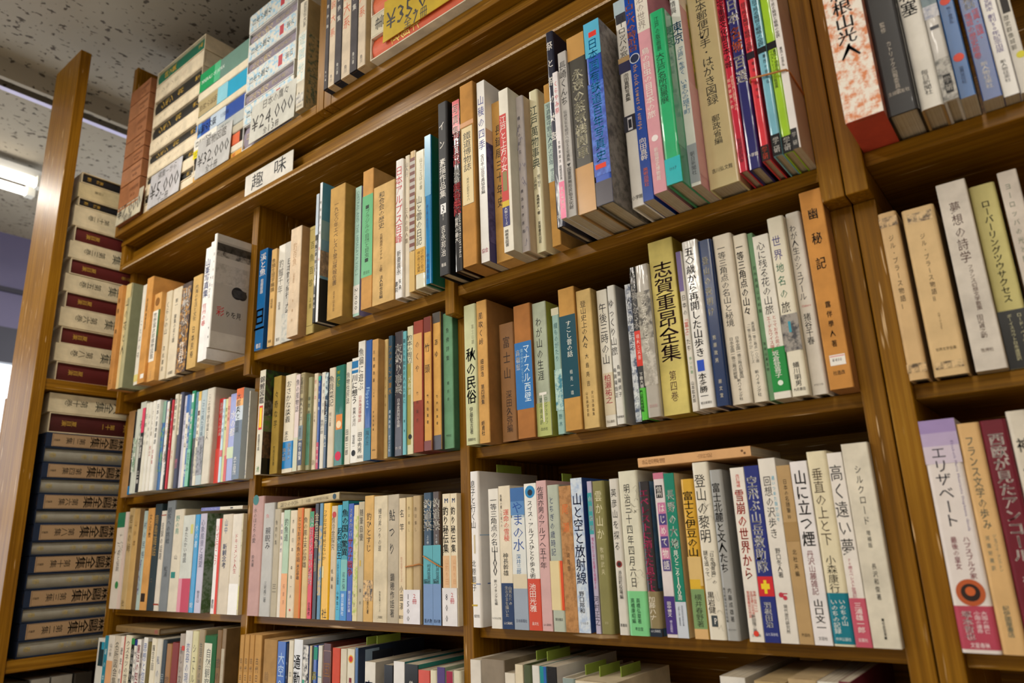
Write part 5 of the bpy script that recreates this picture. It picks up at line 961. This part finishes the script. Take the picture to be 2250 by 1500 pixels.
flat_book('P', 'dcd6c4', .0068, .158, .12, 'P 5a5ca4 0 .47; R SCIENCE_NOTES a8aad0 .05 .4 .5 .5; P 3a3a40 .72 .78 .3 .7; S d8d0bc', -1.3425, .826, .0893, 0, 'slim blue and white book lying across the third shelf of the first bay', 1.5)
flat_book('H', '7c6238', .0135, .2, .13, 'T 旧記 5a4424 .2 .5 .5 .4; P 8a4a34 .9 .97 .2 .8; S 6a5430', -1.5998, .808, -.1545, 0, 'worn brown book lying on top of the bottom shelf, first bay')


# ------------------------------------------------------------------ price cards, shelf sign, slips, bands, tabs
def card(name, x0, x1, z0, z1, y, col, draw, label, cat, group=None, tilt=0, th=.0012, sk=0):
    w_, h_ = x1 - x0, z1 - z0
    root_m = Matrix.Translation(((x0 + x1) / 2, y, z0 + CZ)) @ Matrix.Rotation(R(sk), 4, 'Z') @ Matrix.Rotation(R(-tilt), 4, 'X')
    b = MB(); b.box(-w_ / 2, w_ / 2, 0, th, 0, h_, laminate(col) if cat == 'price card' else paper(col))
    F = Face(b, w_, h_, lambda x, z, l: (x, -l, z)); draw(F)
    o = b.build(name); o.matrix_world = root_m; return tag(o, label, cat, group)
def price(t, top, bot, col='3c3a38'):
    def d(F):
        F.row(t, col, .55, .94); F.row(top, '5a5854', .15, .6, .55); F.row(bot, '4a4844', .88, .35)
    return d
gp = 'price cards along the top ledge'
card('price_card', -1.904, -1.766, .8535, .928, .7432, 'd2cdb8', price('¥7,000', '文庫大系', '全八冊'), 'laminated price card reading 7,000 yen at the left end of the ledge', 'price card', gp, 3)
card('price_card', -1.747, -1.588, .8532, .950, .7520, 'd0d0d4', price('¥5,000', '佛集一から', '十二冊'), 'laminated price card reading 5,000 yen before the cream stack', 'price card', gp, 2)
card('price_card', -1.515, -1.367, .8532, .955, .7525, 'c8c8c6', price('¥32,000', '鉱物図鑑', '全十冊'), 'laminated price card reading 32,000 yen before the blue hardbacks', 'price card', gp, 2)
card('price_card', -1.282, -1.119, .8532, .948, .7490, 'd6d6cc', price('¥24,000', '日本の鷹々', '全13冊'), 'laminated price card reading 24,000 yen before the white picture slipcases', 'price card', gp, 2)
card('price_card', -.835, -.668, .872, .962, .7345, 'd2b440', price('¥35,000', 'ウキヨエ全集', '全7冊'), 'yellow laminated price card reading 35,000 yen before the orange slipcases', 'price card', gp, 2)
card('shelf_sign', -1.332, -1.156, .7557, .805, .7775, 'd8d4ca', lambda F: (F.column('趣', '24262a', .1, .9, .27, .24), F.column('味', '24262a', .02, .8, .74, .24)), 'white paper shelf sign with two brushed characters above the divider', 'sign', None, 0)
def slip_draw(a, c):
    def d(F):
        F.column(a, '4a4a4e', .1, .95, .3, .3); F.column(c, 'c0303a', .1, .42, .68, .28)
    return d
card('price_slip', -.8730, -.8365, -.1150, -.0650, .8245, 'e6e4ea', slip_draw('1500', '2冊'), 'white paper price slip reading 1,500 tucked around two tan books', 'price slip', 'paper price slips')
card('price_slip', -.7890, -.7590, -.1150, -.0620, .8245, 'e6e4e6', slip_draw('800', '2冊'), 'white paper price slip reading 800 around two cream paperbacks', 'price slip', 'paper price slips')
def band_loop(x0, x1, y0, y1, z0, z1, label, r=.0011, zback=None):
    """rubber band around a block of books; z0 at the left, z1 at the right of the front"""
    cu = bpy.data.curves.new('rubber_band', 'CURVE'); cu.dimensions = '3D'; cu.bevel_depth = r; cu.bevel_resolution = 2
    sp = cu.splines.new('POLY'); e = .0016; zb = zback if zback is not None else (z0 + z1) / 2
    pts = [(x0 - e * .2, y1, zb), (x0 - e * .2, y0 + .004, z0), (x0 + .002, y0 - e, z0 + .0005), ((x0 + x1) / 2, y0 - e, (z0 + z1) / 2), (x1 - .002, y0 - e, z1), (x1 + e * .2, y0 + .004, z1 - .002), (x1 + e * .2, y1, zb)]
    sp.points.add(len(pts) - 1)
    for p, q in zip(sp.points, pts): p.co = (q[0], q[1], q[2] + CZ, 1)
    sp.use_cyclic_u = True
    co = bpy.data.objects.new('band_path', cu); C.objects.link(co)
    me = bpy.data.meshes.new_from_object(co.evaluated_get(bpy.context.evaluated_depsgraph_get())); bpy.data.objects.remove(co); bpy.data.curves.remove(cu)
    me.materials.clear(); me.materials.append(plain('orange_rubber', 'b87a3a', .5))
    o = bpy.data.objects.new('rubber_band', me); C.objects.link(o); tag(o, label, 'rubber band', 'rubber bands holding sets'); return o
band_loop(-.2160, -.1719, .7530, .975, .5100, .5030, 'orange rubber band around the four glossy castle books', .0012, .49)
band_loop(-.8697, -.8355, .8258, .955, -.0310, -.0270, 'orange rubber band around two tan books above the 1,500 slip')
band_loop(-.8300, -.7925, .8258, .955, -.0160, -.0305, 'orange rubber band slanting across the two fishing pastime volumes')

def tab(x, y, z, L_, label, rz=0, col='8ca040'):
    b = MB(); b.box(-.0006, .0006, 0, L_, 0, .012, paper(col)); o = b.build('paper_tab'); o.location = (x, y, z + CZ); o.rotation_euler = (0, 0, R(rz))
    tag(o, label, 'paper tab', 'green paper tabs sticking out of books')
tab(-.7135, .871, .1056, .062, 'green paper tab above the white book at left of the third bay')
tab(-.5960, .877, .0820, .024, 'green paper tab above the pale pink book, third shelf')
tab(-.632, .844, -.1554, .056, 'green paper tab above the hot spring book, bottom shelf of third bay')
tab(-.6125, .842, -.1550, .054, 'green paper tab above the olive book, bottom shelf of third bay')
tab(-.5480, .835, -.1664, .05, 'green paper tab right of the thick white book, bottom shelf')
tab(-.5300, .84, -.1681, .05, 'green paper tab over the wide cream box, bottom shelf')
tab(-.5050, .85, -.1681, .05, 'green paper tab furthest right on the bottom shelf')
tab(-.9850, .848, -.1540, .05, 'green paper tab left of the train photo book, bottom shelf of second bay')
tab(-.9620, .85, -.1517, .052, 'green paper tab on the train photo book, bottom shelf of second bay')

for o in list(bpy.data.objects):
    if o.type == 'MESH' and o.parent and not o.data.materials: o.data.materials.append(paper('d0c8b8'))
